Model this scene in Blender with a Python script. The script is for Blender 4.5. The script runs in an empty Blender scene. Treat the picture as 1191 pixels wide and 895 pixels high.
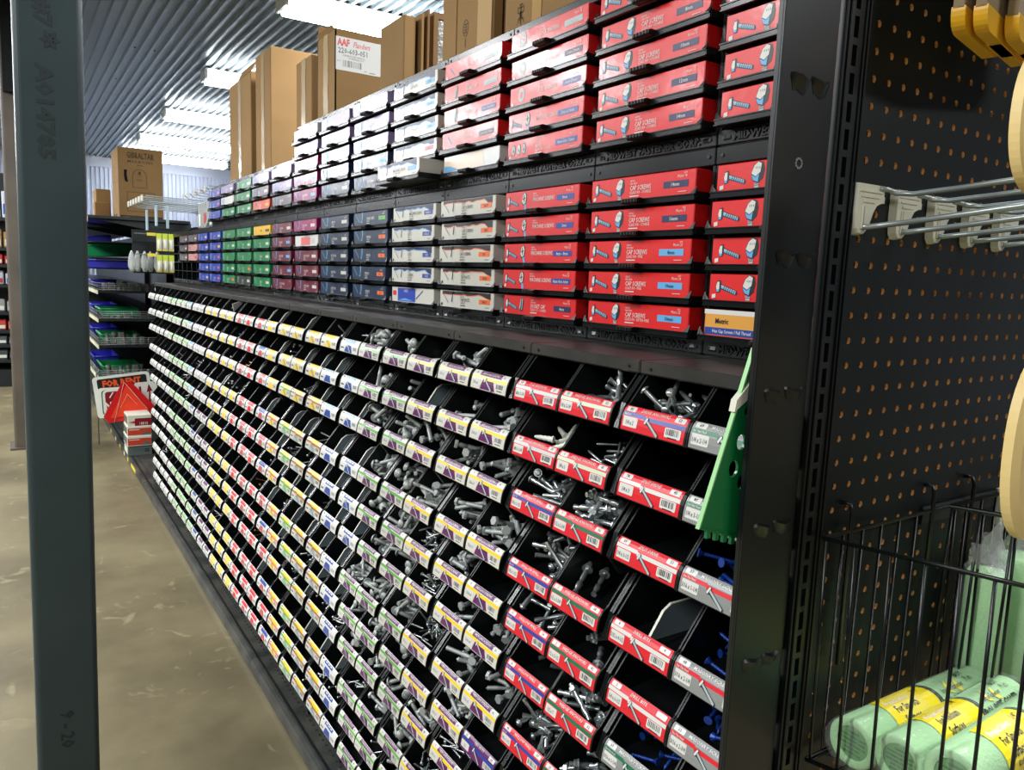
import bpy, math, random, re
from mathutils import Vector, Matrix, Quaternion
R_ = random.Random(7)
PI = math.pi
H = 1.25                       # camera height; the fixture's own heights below are given from the camera's level
S = bpy.context.scene
COL = S.collection

# ---------------------------------------------------------------- materials
def lin(c):
    return tuple(((v/255.0)/12.92 if v/255.0 <= .04045 else ((v/255.0+.055)/1.055)**2.4) for v in c)
MATS = {}
def mat(name, rgb, rough=.5, metal=0.0, coat=0.0, coat_rough=.08, emit=None, bump=None, alpha=None, var=None, spec=None, bump_dist=.001, trans=None):
    if name in MATS: return MATS[name]
    m = bpy.data.materials.new(name); m.use_nodes = True
    nt = m.node_tree; b = nt.nodes['Principled BSDF']
    col = lin(rgb) + (1,)
    b.inputs['Base Color'].default_value = col
    b.inputs['Roughness'].default_value = rough
    b.inputs['Metallic'].default_value = metal
    if spec is not None: b.inputs['Specular IOR Level'].default_value = spec
    if coat:
        b.inputs['Coat Weight'].default_value = coat; b.inputs['Coat Roughness'].default_value = coat_rough
    if emit:
        b.inputs['Emission Color'].default_value = lin(emit[0]) + (1,); b.inputs['Emission Strength'].default_value = emit[1]
    if alpha is not None: b.inputs['Alpha'].default_value = alpha
    if trans is not None: b.inputs['Transmission Weight'].default_value = trans
    if bump or var:
        tc = nt.nodes.new('ShaderNodeTexCoord')
    if var:      # (scale, second colour, amount)
        n = nt.nodes.new('ShaderNodeTexNoise'); n.inputs['Scale'].default_value = var[0]; n.inputs['Detail'].default_value = 6
        r = nt.nodes.new('ShaderNodeValToRGB'); r.color_ramp.elements[0].position = .5-var[2]; r.color_ramp.elements[1].position = .5+var[2]
        r.color_ramp.elements[0].color = col; r.color_ramp.elements[1].color = lin(var[1]) + (1,)
        nt.links.new(tc.outputs['Object'], n.inputs['Vector']); nt.links.new(n.outputs['Fac'], r.inputs['Fac']); nt.links.new(r.outputs['Color'], b.inputs['Base Color'])
    if bump:     # (scale, strength)
        n = nt.nodes.new('ShaderNodeTexNoise'); n.inputs['Scale'].default_value = bump[0]; n.inputs['Detail'].default_value = 4
        bp = nt.nodes.new('ShaderNodeBump'); bp.inputs['Strength'].default_value = bump[1]; bp.inputs['Distance'].default_value = bump_dist
        nt.links.new(tc.outputs['Object'], n.inputs['Vector']); nt.links.new(n.outputs['Fac'], bp.inputs['Height'])
        nt.links.new(bp.outputs['Normal'], b.inputs['Normal'])
        if coat: nt.links.new(bp.outputs['Normal'], b.inputs['Coat Normal'])
    MATS[name] = m
    return m

# ---------------------------------------------------------------- mesh builder
class MB:
    def __init__(s): s.v=[]; s.f=[]; s.m=[]; s.mats=[]; s.smooth=[]
    def mi(s, m):
        if m not in s.mats: s.mats.append(m)
        return s.mats.index(m)
    def add(s, vs, fs, m, smooth=False):
        k=len(s.v); i=s.mi(m); s.v += [tuple(p) for p in vs]
        for f in fs: s.f.append(tuple(k+a for a in f)); s.m.append(i); s.smooth.append(smooth)
    def box(s, a, b, m):
        x0,y0,z0=a; x1,y1,z1=b
        s.add([(x0,y0,z0),(x1,y0,z0),(x1,y1,z0),(x0,y1,z0),(x0,y0,z1),(x1,y0,z1),(x1,y1,z1),(x0,y1,z1)],
              [(3,2,1,0),(4,5,6,7),(0,1,5,4),(1,2,6,5),(2,3,7,6),(3,0,4,7)], m)
    def bbox(s, a, b, m, r=.002):      # box with chamfered edges
        x0,y0,z0=a; x1,y1,z1=b; V=[]; idx={}
        for ix in (0,1):
            for iy in (0,1):
                for iz in (0,1):
                    c=((x0,x1)[ix],(y0,y1)[iy],(z0,z1)[iz]); d=(1-2*ix,1-2*iy,1-2*iz)
                    for ax in range(3):
                        p=[c[q]+(d[q]*r if q!=ax else 0) for q in range(3)]
                        idx[(ix,iy,iz,ax)]=len(V); V.append(p)
        F=[]
        g=lambda ix,iy,iz,ax: idx[(ix,iy,iz,ax)]
        for i in (0,1):
            o=[(0,0),(1,0),(1,1),(0,1)]
            F.append([g(i,a,b,0) for a,b in (o if i else o[::-1])])
            F.append([g(a,i,b,1) for a,b in (o[::-1] if i else o)])
            F.append([g(a,b,i,2) for a,b in (o if i else o[::-1])])
        for a in (0,1):
            for b in (0,1):
                F.append([g(a,b,0,0),g(a,b,1,0),g(a,b,1,1),g(a,b,0,1)])
                F.append([g(a,0,b,0),g(a,1,b,0),g(a,1,b,2),g(a,0,b,2)])
                F.append([g(0,a,b,1),g(1,a,b,1),g(1,a,b,2),g(0,a,b,2)])
        for ix in (0,1):
            for iy in (0,1):
                for iz in (0,1): F.append([g(ix,iy,iz,q) for q in range(3)])
        s.add(V,F,m)
    def prism(s, prof, y0, y1, m, axis='y'):
        n=len(prof); P=[]
        for y in (y0,y1):
            for a,b in prof:
                P.append((a,y,b) if axis=='y' else ((y,a,b) if axis=='x' else (a,b,y)))
        F=[tuple(range(n)), tuple(range(2*n-1,n-1,-1))]+[(i,(i+1)%n+0,(i+1)%n+n,i+n) for i in range(n)]
        s.add(P,F,m)
    def lathe(s, prof, o, d, n, m, smooth=True, caps=True, twist=0.0):    # prof: (r, t) along direction d from o
        d=Vector(d).normalized(); a=d.orthogonal().normalized(); b=d.cross(a); o=Vector(o); P=[]; F=[]
        for r,t in prof:
            for k in range(n):
                an=2*PI*k/n+twist; P.append(o+d*t+a*(r*math.cos(an))+b*(r*math.sin(an)))
        for i in range(len(prof)-1):
            for k in range(n):
                k2=(k+1)%n; F.append((i*n+k,i*n+k2,(i+1)*n+k2,(i+1)*n+k))
        s.add(P,F,m,smooth)
        if caps:
            L=len(prof)-1
            s.add(P[:n],[tuple(range(n))[::-1]],m); s.add(P[L*n:],[tuple(range(n))],m)
    def tube(s, pts, r, m, n=6, smooth=True):
        pts=[Vector(p) for p in pts]; P=[]; F=[]; a=None
        for i,p in enumerate(pts):
            t=(pts[min(i+1,len(pts)-1)]-pts[max(i-1,0)]).normalized()
            if a is None: a=t.orthogonal().normalized()
            else:
                a=(a-t*a.dot(t)); a=a.normalized() if a.length>1e-6 else t.orthogonal().normalized()
            b=t.cross(a)
            for k in range(n):
                an=2*PI*k/n; P.append(p+a*(r*math.cos(an))+b*(r*math.sin(an)))
        for i in range(len(pts)-1):
            for k in range(n):
                k2=(k+1)%n; F.append((i*n+k,i*n+k2,(i+1)*n+k2,(i+1)*n+k))
        F.append(tuple(range(n))[::-1]); F.append(tuple(range((len(pts)-1)*n,len(pts)*n)))
        s.add(P,F,m,smooth)
    def mesh(s, name):
        me=bpy.data.meshes.new(name); me.from_pydata(s.v,[],s.f)
        for m in s.mats: me.materials.append(m)
        me.polygons.foreach_set('material_index', s.m); me.polygons.foreach_set('use_smooth', s.smooth)
        me.update(); return me
    def build(s, name, parent=None, loc=(0,0,0)):
        return obj(name, s.mesh(name), parent, loc)
def obj(name, me, parent=None, loc=(0,0,0)):
    o=bpy.data.objects.new(name, me); COL.objects.link(o); o.location=loc
    if parent: o.parent=parent
    return o
LABELS={}
def tag(o, label, cat, group=None, shared=False, kind=None):
    n=len(re.findall(r"[A-Za-z0-9]+",label))
    if not 4<=n<=16: print('LABEL LEN', n, label)
    if label in LABELS and not shared: print('DUP LABEL', label)
    LABELS[label]=1
    o['label']=label; o['category']=cat
    if group: o['group']=group
    if kind: o['kind']=kind
    return o
def thing(name, label, cat, loc=(0,0,0), group=None, shared=False):
    o=bpy.data.objects.new(name, None); COL.objects.link(o); o.location=loc; o.empty_display_size=.02
    return tag(o,label,cat,group,shared)
def struct(o): o['kind']='structure'; return o
ORD=['first','second','third','fourth','fifth','sixth','seventh','eighth','ninth','tenth','eleventh','twelfth','thirteenth','fourteenth','fifteenth','sixteenth','seventeenth','eighteenth','nineteenth','twentieth','twenty-first','twenty-second','twenty-third','twenty-fourth','twenty-fifth','twenty-sixth']

# ---------------------------------------------------------------- flat lettering and printing
TXT={}
def text_geo(t, bold=0.0):
    k=(t,bold)
    if k not in TXT:
        c=bpy.data.curves.new('lettering','FONT'); c.body=t; c.size=1; c.resolution_u=1; c.offset=bold
        o=bpy.data.objects.new('lettering',c); me=bpy.data.meshes.new_from_object(o)
        vs=[(v.co.x,v.co.y) for v in me.vertices]; fs=[tuple(p.vertices) for p in me.polygons]
        bpy.data.objects.remove(o); bpy.data.curves.remove(c); bpy.data.meshes.remove(me)
        xs=[v[0] for v in vs] or [0]
        TXT[k]=(vs,fs,min(xs),max(xs))
    return TXT[k]
class Print:
    """printing on a surface: u to the right, v upward, in metres"""
    def __init__(s): s.items=[]
    def poly(s, pts, m, L=1): s.items.append((list(pts),[tuple(range(len(pts)))],m,L))
    def rect(s, u0,v0,u1,v1, m, L=1, r=0):
        if r:
            p=[]
            for cx,cy,a0 in ((u1-r,v1-r,0),(u0+r,v1-r,90),(u0+r,v0+r,180),(u1-r,v0+r,270)):
                for k in range(4):
                    a=math.radians(a0+30*k); p.append((cx+r*math.cos(a),cy+r*math.sin(a)))
            s.poly(p,m,L)
        else: s.poly([(u0,v0),(u1,v0),(u1,v1),(u0,v1)],m,L)
    def text(s, t, u, v, h, m, L=3, maxw=None, align='l', bold=0.0, sx=.86, slant=0.0, rot=0.0):
        vs,fs,x0,x1=text_geo(t,bold); k=h/.69; w=(x1-x0)*k*sx
        if maxw and w>maxw: sx*=maxw/w; w=maxw
        du={'l':0,'c':-w/2,'r':-w}[align]; c_,s_=math.cos(rot),math.sin(rot)
        P=[]
        for x,y in vs:
            a=(x-x0)*k*sx+du+y*k*slant; b=y*k; P.append((u+a*c_-b*s_, v+a*s_+b*c_))
        s.items.append((P,fs,m,L))
    def bars(s, u0,v0,u1,v1, m, L=3, n=9, seed=1):
        r=random.Random(seed); x=u0; st=(u1-u0)/(n*2)
        for k in range(n):
            w=st*r.choice((.5,.8,1.2)); s.rect(x,v0,min(x+w,u1),v1,m,L); x+=st*2
    def apply(s, mb, fn):
        for pts,fs,m,L in s.items: mb.add([fn(u,v,L) for u,v in pts], fs, m)
def facing_aisle(x, y_left, z0, e=.00035):      # printing read by someone looking towards +X: left is +Y
    return lambda u,v,L: (x-e*L, y_left-u, z0+v)
def facing_front(y, x_left, z0, e=.00035):      # printing read by someone looking towards +Y
    return lambda u,v,L: (x_left+u, y-e*L, z0+v)

# ---------------------------------------------------------------- palette
BLK  = mat('black_plastic',(9,12,13),.42, spec=.35)
BLKF = mat('black_frame_plastic',(13,17,18),.24, bump=(60,.06))
STEEL= mat('black_painted_steel',(9,15,17),.38, bump=(9,.12), bump_dist=.002)
WIRE = mat('black_coated_wire',(14,17,17),.3)
GREYW= mat('zinc_wire',(150,160,160),.35,.6)
IVORY= mat('ivory_plastic',(214,214,198),.45)
PLATE= mat('grey_divider_plastic',(118,134,138),.5)
CARD = mat('corrugated_cardboard',(158,124,78),.85, bump=(120,.1), var=(3,(142,110,66),.2))
CARDD= mat('dark_cardboard',(128,98,62),.85)
TAPE = mat('clear_packing_tape',(205,180,140),.15, coat=.5)
ZINC = mat('bright_zinc',(190,196,196),.3,.85)
GALV = mat('galvanised_steel',(172,178,174),.5,.35)
BLUES= mat('blue_coated_steel',(22,58,140),.4,.3)
NYLON= mat('white_nylon',(226,228,214),.5)
def lab(name,rgb): return mat('label_'+name,rgb,.4,coat=.22,coat_rough=.2)
WHITE=lab('white',(214,214,208)); CREAM=lab('cream',(212,208,194)); INK=lab('ink',(28,30,34)); RED=lab('red',(216,28,44)); BLUE=lab('blue',(30,66,150))
SKY=lab('pale_blue',(96,170,222)); GREEN=lab('green',(20,110,74)); LEAF=lab('leaf_green',(98,178,70)); PURPLE=lab('purple',(96,22,92)); YELLOW=lab('yellow',(248,206,24))
GREY=lab('grey',(136,138,136)); LGREY=lab('light_grey',(196,198,196)); BROWN=lab('brown',(170,104,56)); PINK=lab('pink',(226,104,104)); PALEG=lab('pale_green',(196,212,180)); LAV=lab('lavender',(186,160,196)); STEELP=lab('steel_grey',(170,186,188))
ORANGE=lab('orange',(238,110,40)); MINT=lab('mint',(150,200,150)); NAVYL=lab('navy',(32,42,84))
def glossy(name,rgb): return mat('carton_'+name,rgb,.38,coat=.6,coat_rough=.15,bump=(38,.35),bump_dist=.0012)
C_RED=glossy('red',(222,30,32)); C_CREAM=glossy('cream',(206,204,192)); C_NAVY=glossy('navy',(24,44,72)); C_MAR=glossy('maroon',(112,28,54)); C_MAG=glossy('magenta',(158,20,98)); C_GRN=glossy('green',(10,128,72))
C_BLU=glossy('blue',(38,66,172)); C_TAUPE=glossy('taupe',(98,80,84)); C_YEL=glossy('yellow',(240,188,24)); C_DKG=glossy('dark_green',(36,56,46)); C_ORG=glossy('orange',(226,84,44)); C_LIL=glossy('lilac',(150,132,176)); C_WHT=glossy('white',(226,226,224)); C_PNK=glossy('rose',(214,150,150))
EXPOSURE=0.75; LIGHT_E=13.0; LAMP_E=88.0; LAMP_N=65.0; LAMP_B=32.0

# ================================================================ camera
cam_d=bpy.data.cameras.new('camera'); cam=bpy.data.objects.new('camera',cam_d); COL.objects.link(cam); S.camera=cam
cam_d.sensor_fit='HORIZONTAL'; cam_d.sensor_width=36; cam_d.lens=890.518/1191*36; cam_d.clip_start=.02; cam_d.clip_end=100
right=(.8384,-.5438,.0369); down=(-.0446,-.1360,-.9897); fwd=(.5432,.8281,-.1382)
Mx=Matrix(((right[0],-down[0],-fwd[0],0),(right[1],-down[1],-fwd[1],0),(right[2],-down[2],-fwd[2],H),(0,0,0,1)))
q=Mx.to_quaternion(); cam.rotation_mode='QUATERNION'; cam.rotation_quaternion=q; cam.location=(0,0,H)
S.view_settings.view_transform='Standard'; S.view_settings.look='None'; S.view_settings.gamma=1; S.view_settings.use_curve_mapping=False
S.view_settings.exposure=EXPOSURE

# ================================================================ room
XL,XR,YB,YF,ZC=-9.0,6.5,13.5,-6.0,1.6+H
def concrete():
    m=bpy.data.materials.new('polished_concrete'); m.use_nodes=True; nt=m.node_tree; b=nt.nodes['Principled BSDF']
    tc=nt.nodes.new('ShaderNodeTexCoord')
    n1=nt.nodes.new('ShaderNodeTexNoise'); n1.inputs['Scale'].default_value=1.6; n1.inputs['Detail'].default_value=8; n1.inputs['Roughness'].default_value=.6
    n2=nt.nodes.new('ShaderNodeTexNoise'); n2.inputs['Scale'].default_value=9; n2.inputs['Detail'].default_value=5; n2.inputs['Distortion'].default_value=1.2
    r1=nt.nodes.new('ShaderNodeValToRGB'); e=r1.color_ramp.elements
    e[0].position=.34; e[0].color=lin((96,88,66))+(1,); e[1].position=.66; e[1].color=lin((136,126,97))+(1,)
    r2=nt.nodes.new('ShaderNodeValToRGB'); e=r2.color_ramp.elements
    e[0].position=.62; e[0].color=(0,0,0,1); e[1].position=.70; e[1].color=(1,1,1,1)
    mx=nt.nodes.new('ShaderNodeMixRGB'); mx.inputs['Color2'].default_value=lin((164,154,122))+(1,)
    mul=nt.nodes.new('ShaderNodeMath'); mul.operation='MULTIPLY'; mul.inputs[1].default_value=.55
    for n in (n1,n2): nt.links.new(tc.outputs['Object'],n.inputs['Vector'])
    nt.links.new(n1.outputs['Fac'],r1.inputs['Fac']); nt.links.new(n2.outputs['Fac'],r2.inputs['Fac']); nt.links.new(r2.outputs['Color'],mul.inputs[0])
    nt.links.new(mul.outputs['Value'],mx.inputs['Fac']); nt.links.new(r1.outputs['Color'],mx.inputs['Color1']); nt.links.new(mx.outputs['Color'],b.inputs['Base Color'])
    b.inputs['Roughness'].default_value=.38; b.inputs['Specular IOR Level'].default_value=.4
    return m
CONC=concrete()
TIN=mat('galvalume_sheet',(146,160,166),.3,.6, bump=(4,.1))
DULL=mat('dull_grey_wall',(20,24,26),.8)
TINW=mat('white_painted_sheet',(206,214,232),.4,.1)
mb=MB(); mb.box((XL,YF,-.1),(XR,YB,0),CONC); struct(mb.build('floor'))
# ribbed ceiling: trapezoid ribs running along Y
def ribs(a0,a1,p):
    pts=[]; a=a0
    while a<a1:
        pts += [(a,0),(a+p*.56,0),(a+p*.64,-.022),(a+p*.92,-.022)]; a+=p
    pts.append((a,0)); return pts
mb=MB(); pr=ribs(XL,XR,.0688); n=len(pr)
mb.add([(a,YF,ZC+z) for a,z in pr]+[(a,YB,ZC+z) for a,z in pr],[(i,i+1,n+i+1,n+i) for i in range(n-1)],TIN)
for _ in range(260):      # roofing screws in rows
    x=XL+.0688*(R_.randrange(int((XR-XL)/.0688)))+.017; y=R_.choice([4.2,5.4,6.6,7.8,9.0,10.2,11.4,12.6]); mb.lathe([(.007,0),(.007,-.004),(.004,-.007)],(x,y,ZC),(0,0,1),6,STEEL)
struct(mb.build('ceiling'))
mb=MB(); pr=ribs(XL,XR,.0595); n=len(pr)
mb.add([(a,YB+z*2-.03,0) for a,z in pr]+[(a,YB+z*2-.03,ZC-.1) for a,z in pr],[(i,i+1,n+i+1,n+i) for i in range(n-1)],TINW)
struct(mb.build('wall_back'))
mb=MB(); mb.box((XL,YB-.075,ZC-.17),(XR,YB-.03,ZC),TINW); struct(mb.build('trim_1'))
mb=MB(); mb.box((3.05,YB-.12,0),(3.17,YB-.05,ZC-.16),TINW); struct(mb.build('trim_2'))
mb=MB(); mb.box((XR,YF,0),(XR+.1,YB,ZC),TINW); struct(mb.build('wall_right'))
mb=MB(); mb.box((XL-.1,YF,0),(XL,YB,ZC),DULL); struct(mb.build('wall_left'))
mb=MB(); mb.box((XL,YF-.1,0),(XR,YF,ZC),DULL); struct(mb.build('wall_front'))

# ceiling strip lights (the ones the photo shows)
TUBE=mat('lit_diffuser',(255,255,255),.5,emit=((250,252,255),LIGHT_E)); HOUS=mat('white_enamel',(232,234,234),.4)
where=['nearest the camera above the labelled carton','second from the camera above the cardboard boxes','third from the camera, above the tallest carton','fourth from the camera, behind the mailbox carton','farthest, close to the back wall']
for k,y in enumerate((4.72,6.88,8.85,10.7,12.5)):
    t=thing('ceiling_light','long white strip light on the ceiling, '+where[k],'light',(2.12,y,ZC),'ceiling strip lights')
    a=MB(); a.prism([(-.09,-.014),(.09,-.014),(.06,-.075),(-.06,-.075)],-.71,.71,HOUS,'x'); a.box((-.73,-.10,-.10),(-.712,.10,-.014),HOUS); a.box((.712,-.10,-.10),(.73,.10,-.014),HOUS); a.build('light_housing',t)
    a=MB()
    for yy in (-.06,.06): a.lathe([(.034,-.70),(.034,.70)],(0,yy,-.085),(1,0,0),12,TUBE)
    a.build('light_tube',t)
# the lamps of the same kind outside the frame, over the aisle to the left
def lamp(x,y,e,sx=2.2,sy=.28):
    d=bpy.data.lights.new('aisle_lamp','AREA'); d.shape='RECTANGLE'; d.size=sx; d.size_y=sy; d.energy=e; d.color=(.97,.985,1)
    o=bpy.data.objects.new('aisle_lamp',d); COL.objects.link(o); o.location=(x,y,ZC-.06)
for y in (4.72,6.88,8.85,10.7,12.5): lamp(-2.1,y,LAMP_E)
for y in (.6,2.65): lamp(-2.1,y,LAMP_N); lamp(2.12,y,LAMP_N,1.4)
for x in (-2.1,2.12): lamp(x,-1.6,LAMP_B,1.4) 
w=bpy.data.worlds.new('World'); S.world=w; w.use_nodes=True; w.node_tree.nodes['Background'].inputs['Color'].default_value=(.8,.9,1,1); w.node_tree.nodes['Background'].inputs['Strength'].default_value=.05

# ================================================================ the bin wall
AS,PS=.709,.2412
NM=17; NR=12
def zl(r): return H-.149-.274*(r//3)-.0833*(r%3)
def yc(c):
    m=c//2; y0=AS-PS+PS*m
    return y0+PS/2+(-.0563 if c%2==0 else .0563)
BW=.1105     # bin width
# curved front of a bin in its own space: x depth, z up, (0,0) the top of the label
def front(t,e=0.0):
    x=(1-t)**2*0+2*t*(1-t)*-.0092+t*t*-.0110; z=2*t*(1-t)*-.0050+t*t*-.0295
    dx=2*(1-t)*-.0092+2*t*(-.0110+.0092); dz=2*(1-t)*-.0050+2*t*(-.0295+.0050)
    l=math.hypot(dx,dz); return (x+dz/l*e, z-dx/l*e)
def bin_mesh():
    mb=MB(); w=BW/2; t=.0022
    side=[front(k/5) for k in range(6)][::-1]+[(.004,.003),(.042,.050),(.135,.050),(.135,-.018)]
    for y in (-w,w-t): mb.prism(side,y,y+t,BLK)
    fr=[front(k/5) for k in range(6)]; inn=[front(k/5,-.0025) for k in range(6)]
    mb.prism(fr+inn[::-1],-w+t,w-t,BLK)
    mb.prism([(-.0110,-.0295),(.135,-.018),(.135,-.0155),(-.008,-.0270)],-w+t,w-t,BLK)
    mb.box((.132,-w+t,-.016),(.135,w-t,.05),BLK)
    # flared lip standing proud at either end of the label
    lip=[front(k/5,.0014) for k in range(6)]+[front(k/5,-.004) for k in range(6)][::-1]
    for y in (-w-.0006,w-.0016): mb.prism(lip,y,y+.0022,BLK)
    return mb.mesh('hardware_bin')
BINM=bin_mesh()
LW,LH=.1050,.0285       # printed label, width and height along the curve
def label_fn(u,v,L):
    t=min(max((LH-v)/LH,0),1)*.94+.03; x,z=front(t,.0005+.00022*L); return (x,LW/2-u,z)
def curved_rect(p,u0,v0,u1,v1,m,L=1):
    n=max(1,int(abs(v1-v0)/.0045+.5)); n=min(n,5)
    for k in range(n): p.rect(u0,v0+(v1-v0)*k/n,u1,v0+(v1-v0)*(k+1)/n,m,L)
def bolt_art(p,u,v,l,ang,m1=STEELP,m2=INK,head=.0030,sh=.0013,L=3):
    c,s=math.cos(ang),math.sin(ang); T=lambda a,b:(u+a*c-b*s,v+a*s+b*c)
    p.poly([T(-.0006,-head-.0004),T(head*.9,-head-.0004),T(head*.9,head+.0004),T(-.0006,head+.0004)],m2,L)
    p.poly([T(0,-head),T(head*.7,-head),T(head*.7,head),T(0,head)],WHITE,L+1)
    p.poly([T(head*.9,-sh-.0004),T(l,-sh-.0004),T(l+.001,0),T(l,sh+.0004),T(head*.9,sh+.0004)],m2,L)
    p.poly([T(head*.9,-sh*.3),T(l-.0006,-sh*.3),T(l-.0006,sh),T(head*.9,sh)],m1,L+1)
def make_label(base,title,title_bg,stripe,wedge,art=True,texts=None,price=None,size=None,inset=True,border=None,title_fg=WHITE,detail=True,block=None,seed=1):
    p=Print(); W,Hh=LW,LH
    if border:
        curved_rect(p,0,0,W,Hh,border,0); curved_rect(p,.0012,.0010,W-.0012,Hh-.0010,base,1)
    else: curved_rect(p,0,0,W,Hh,base,1)
    if wedge:
        hv=.50 if detail else .42
        for k in range(4):
            a,b=k/4,(k+1)/4; l=lambda q:W*(.275+.075*q); r_=lambda q:W*(.70-.09*q)
            p.poly([(l(a),.0006+Hh*hv*a),(r_(a),.0006+Hh*hv*a),(r_(b),.0006+Hh*hv*b),(l(b),.0006+Hh*hv*b)],wedge,1.6)
    if title_bg: curved_rect(p,W*.21 if detail else W*.20,Hh*.62 if detail else Hh*.55,W*.83 if detail else W*.82,Hh*.98,title_bg,1.6)
    if block: curved_rect(p,W*.24,Hh*.60,W*.74,Hh*.90,block,1.8)
    if stripe:
        curved_rect(p,.0006,Hh*.46,W*.36,Hh*.62,stripe,1.9); curved_rect(p,W*.36,Hh*.40,W-.0006,Hh*.56,stripe,1.9)
    # price panels, size panel, bar code panel
    pan=WHITE
    p.rect(W*.035,Hh*.66,W*.19,Hh*.93,pan,2.2,.0012); p.rect(W*.81,Hh*.64,W*.965,Hh*.91,pan,2.2,.0012)
    p.rect(W*.03,Hh*.10,W*.265,Hh*.43,pan,2.2,.0012); p.rect(W*.71,Hh*.09,W*.95,Hh*.38,pan,2.2,.0012)
    p.bars(W*.735,Hh*.16,W*.93,Hh*.35,INK,3,9 if detail else 5,seed)
    if art: bolt_art(p,W*.395,Hh*.44,.026,-.50,head=.0034,sh=.0018,L=5)
    if detail:
        if title: p.text(title,W*.505,Hh*.72,.0047,title_fg,3,W*.54,'c',.008,sx=.9,slant=.12)
        if texts: p.text(texts,W*.02+.001,Hh*.49,.0026,WHITE,3,W*.30,'l',.01)
        if price: p.text(price[0],W*.115,Hh*.72,.0044,INK,3,W*.12,'c',.01); p.text(price[1],W*.885,Hh*.70,.0044,INK,3,W*.12,'c',.01)
        if size: p.text(size,W*.145,Hh*.17,.0040,INK,3,W*.22,'c')
        p.rect(W*.76,Hh*.075,W*.90,Hh*.105,INK,3)
    else:
        if block:
            for k in range(3): p.rect(W*(.30+.14*k),Hh*.74,W*(.40+.14*k),Hh*.84,title_fg,3)
        p.rect(W*.07,Hh*.74,W*.15,Hh*.86,INK,3); p.rect(W*.06,Hh*.18,W*.22,Hh*.26,INK,3)
    mb=MB(); p.apply(mb,label_fn); return mb.mesh('front_label')
PR=['9','14','19','25','37','42','48','55','69','79','85']
def spec(c,r):
    """what the label of column c (from the end panel), row r (from the top) carries: colour words, arguments"""
    pr=(PR[(c*3+r*5)%11],PR[(c+r*7+3)%11])
    if c==0:
        g=r<2
        return ('grey masonry screws' if not g else 'grey-green masonry screws'),dict(base=GREY,title='MASONRY SCREWS',title_bg=None,stripe=GREEN if g else RED,wedge=None,texts='Star Hex Head' if g else 'Star Flat Head',price=((('69','85','37','48','55')[r],'12') if r<5 else pr),size=('1/4 x 2-1/4','1/4 x 3-1/4','3/16 x 1-1/4','3/16 x 2-1/4','3/16 x 2-3/4')[r] if r<5 else '1/4 x 4')
    if c==1:
        if r==0: return 'red drive anchors',dict(base=RED,title='DRIVE ANCHORS',title_bg=None,stripe=BLUE,wedge=None,texts='Nail Drv',price=('85','52'),size='1/4 x 2')
        if r in (1,2): return 'red split drive',dict(base=RED,title='SPLIT DRIVE',title_bg=None,stripe=WHITE,wedge=None,texts='',price=('78','45') if r==1 else ('69','53'),size='1/4 x 3' if r==1 else '1/4 x 3-1/2')
        if r in (3,4): return 'red drill bits',dict(base=RED,title='DRILL BITS',title_bg=None,stripe=WHITE,wedge=None,texts='',price=('4','4') if r==3 else ('2',' '),size='5/32 x 4-1/2' if r==3 else '1/4 x 6-1/2')
        return 'grey-green masonry screws',dict(base=GREY,title='MASONRY SCREWS',title_bg=None,stripe=GREEN,wedge=None,texts='Star Hex Head',price=('37','12'),size='3/16 x 1-1/4')
    if c==2: return 'red wedge anchors',dict(base=RED,title='WEDGE ANCHORS',title_bg=None,stripe=PALEG if r<2 else GREEN,wedge=None,texts='',price=(('77','52'),('1','45'),('1','56'),('2','68'),('2','42'),('1','62'))[r] if r<6 else pr,size=('1/4 x 2-1/4','3/8 x 3','1/2 x 2-3/4','1/2 x 3-3/4','1/2 x 5-1/2','1/2 x 7')[r] if r<6 else '5/8 x 6')
    if c==3:
        if r<2: return 'red T-15 anchors',dict(base=RED,title='T-15 ANCHORS',title_bg=None,stripe=LGREY,wedge=None,texts='',price=('57','27') if r==0 else ('45','39'),size='#8 x 1-1/4')
        return 'red-blue hollow wall',dict(base=RED,title='HOLLOW WALL',title_bg=None,stripe=BLUE,wedge=None,texts='Bolt 1/8',price=pr,size='1/8 x 1-1/2')
    if c in (4,5,6):
        if c==4 and r==7: return 'purple-blue hex nuts',dict(base=PURPLE,title='HEX NUTS',title_bg=None,stripe=BLUE,wedge=None,texts='',price=pr,size='1/2')
        return 'purple-yellow lag screws',dict(base=CREAM,title='HEX LAG SCREWS',title_bg=PURPLE,stripe=YELLOW,wedge=PURPLE,texts='',price=pr,size='%d/16 x %d'%(5+c-4,2+r//2))
    if c in (7,8) or (c==9 and r>=6): return 'purple-green carriage bolts',dict(base=CREAM,title='CARRIAGE BOLTS',title_bg=PURPLE,stripe=LEAF,wedge=PURPLE,texts='',price=pr,size='%d/16 x %d'%(4+c-7,2+r//2))
    if c in (9,10) and not (c==10 and r==0): return 'white and blue',dict(base=WHITE,title='',title_bg=None,stripe=None,wedge=BLUE,block=BLUE if r>2 else SKY,title_fg=WHITE,detail=False,art=c==9)
    if c in (10,11,12,13): return 'white and yellow' if r<3 else 'yellow',dict(base=CREAM,title='',title_bg=YELLOW,stripe=(BROWN if c in(11,12) else LEAF) if r>1 else None,wedge=YELLOW if r<3 else (STEELP if c!=13 else MINT),title_fg=INK,detail=False)
    if c==14: return 'yellow and pink',dict(base=CREAM,title='',title_bg=YELLOW,stripe=PINK if r>2 else LGREY,wedge=YELLOW,title_fg=INK,detail=False,art=r>2)
    if c==15: return ('blue and red' if r%2 else 'red and white'),dict(base=WHITE,title='',title_bg=BLUE if r%2 else RED,stripe=None,wedge=RED,detail=False)
    if c in (16,17): return 'red and white',dict(base=WHITE,title='',title_bg=PINK if r<3 else RED,stripe=None,wedge=RED,detail=False,art=c==17)
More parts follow.
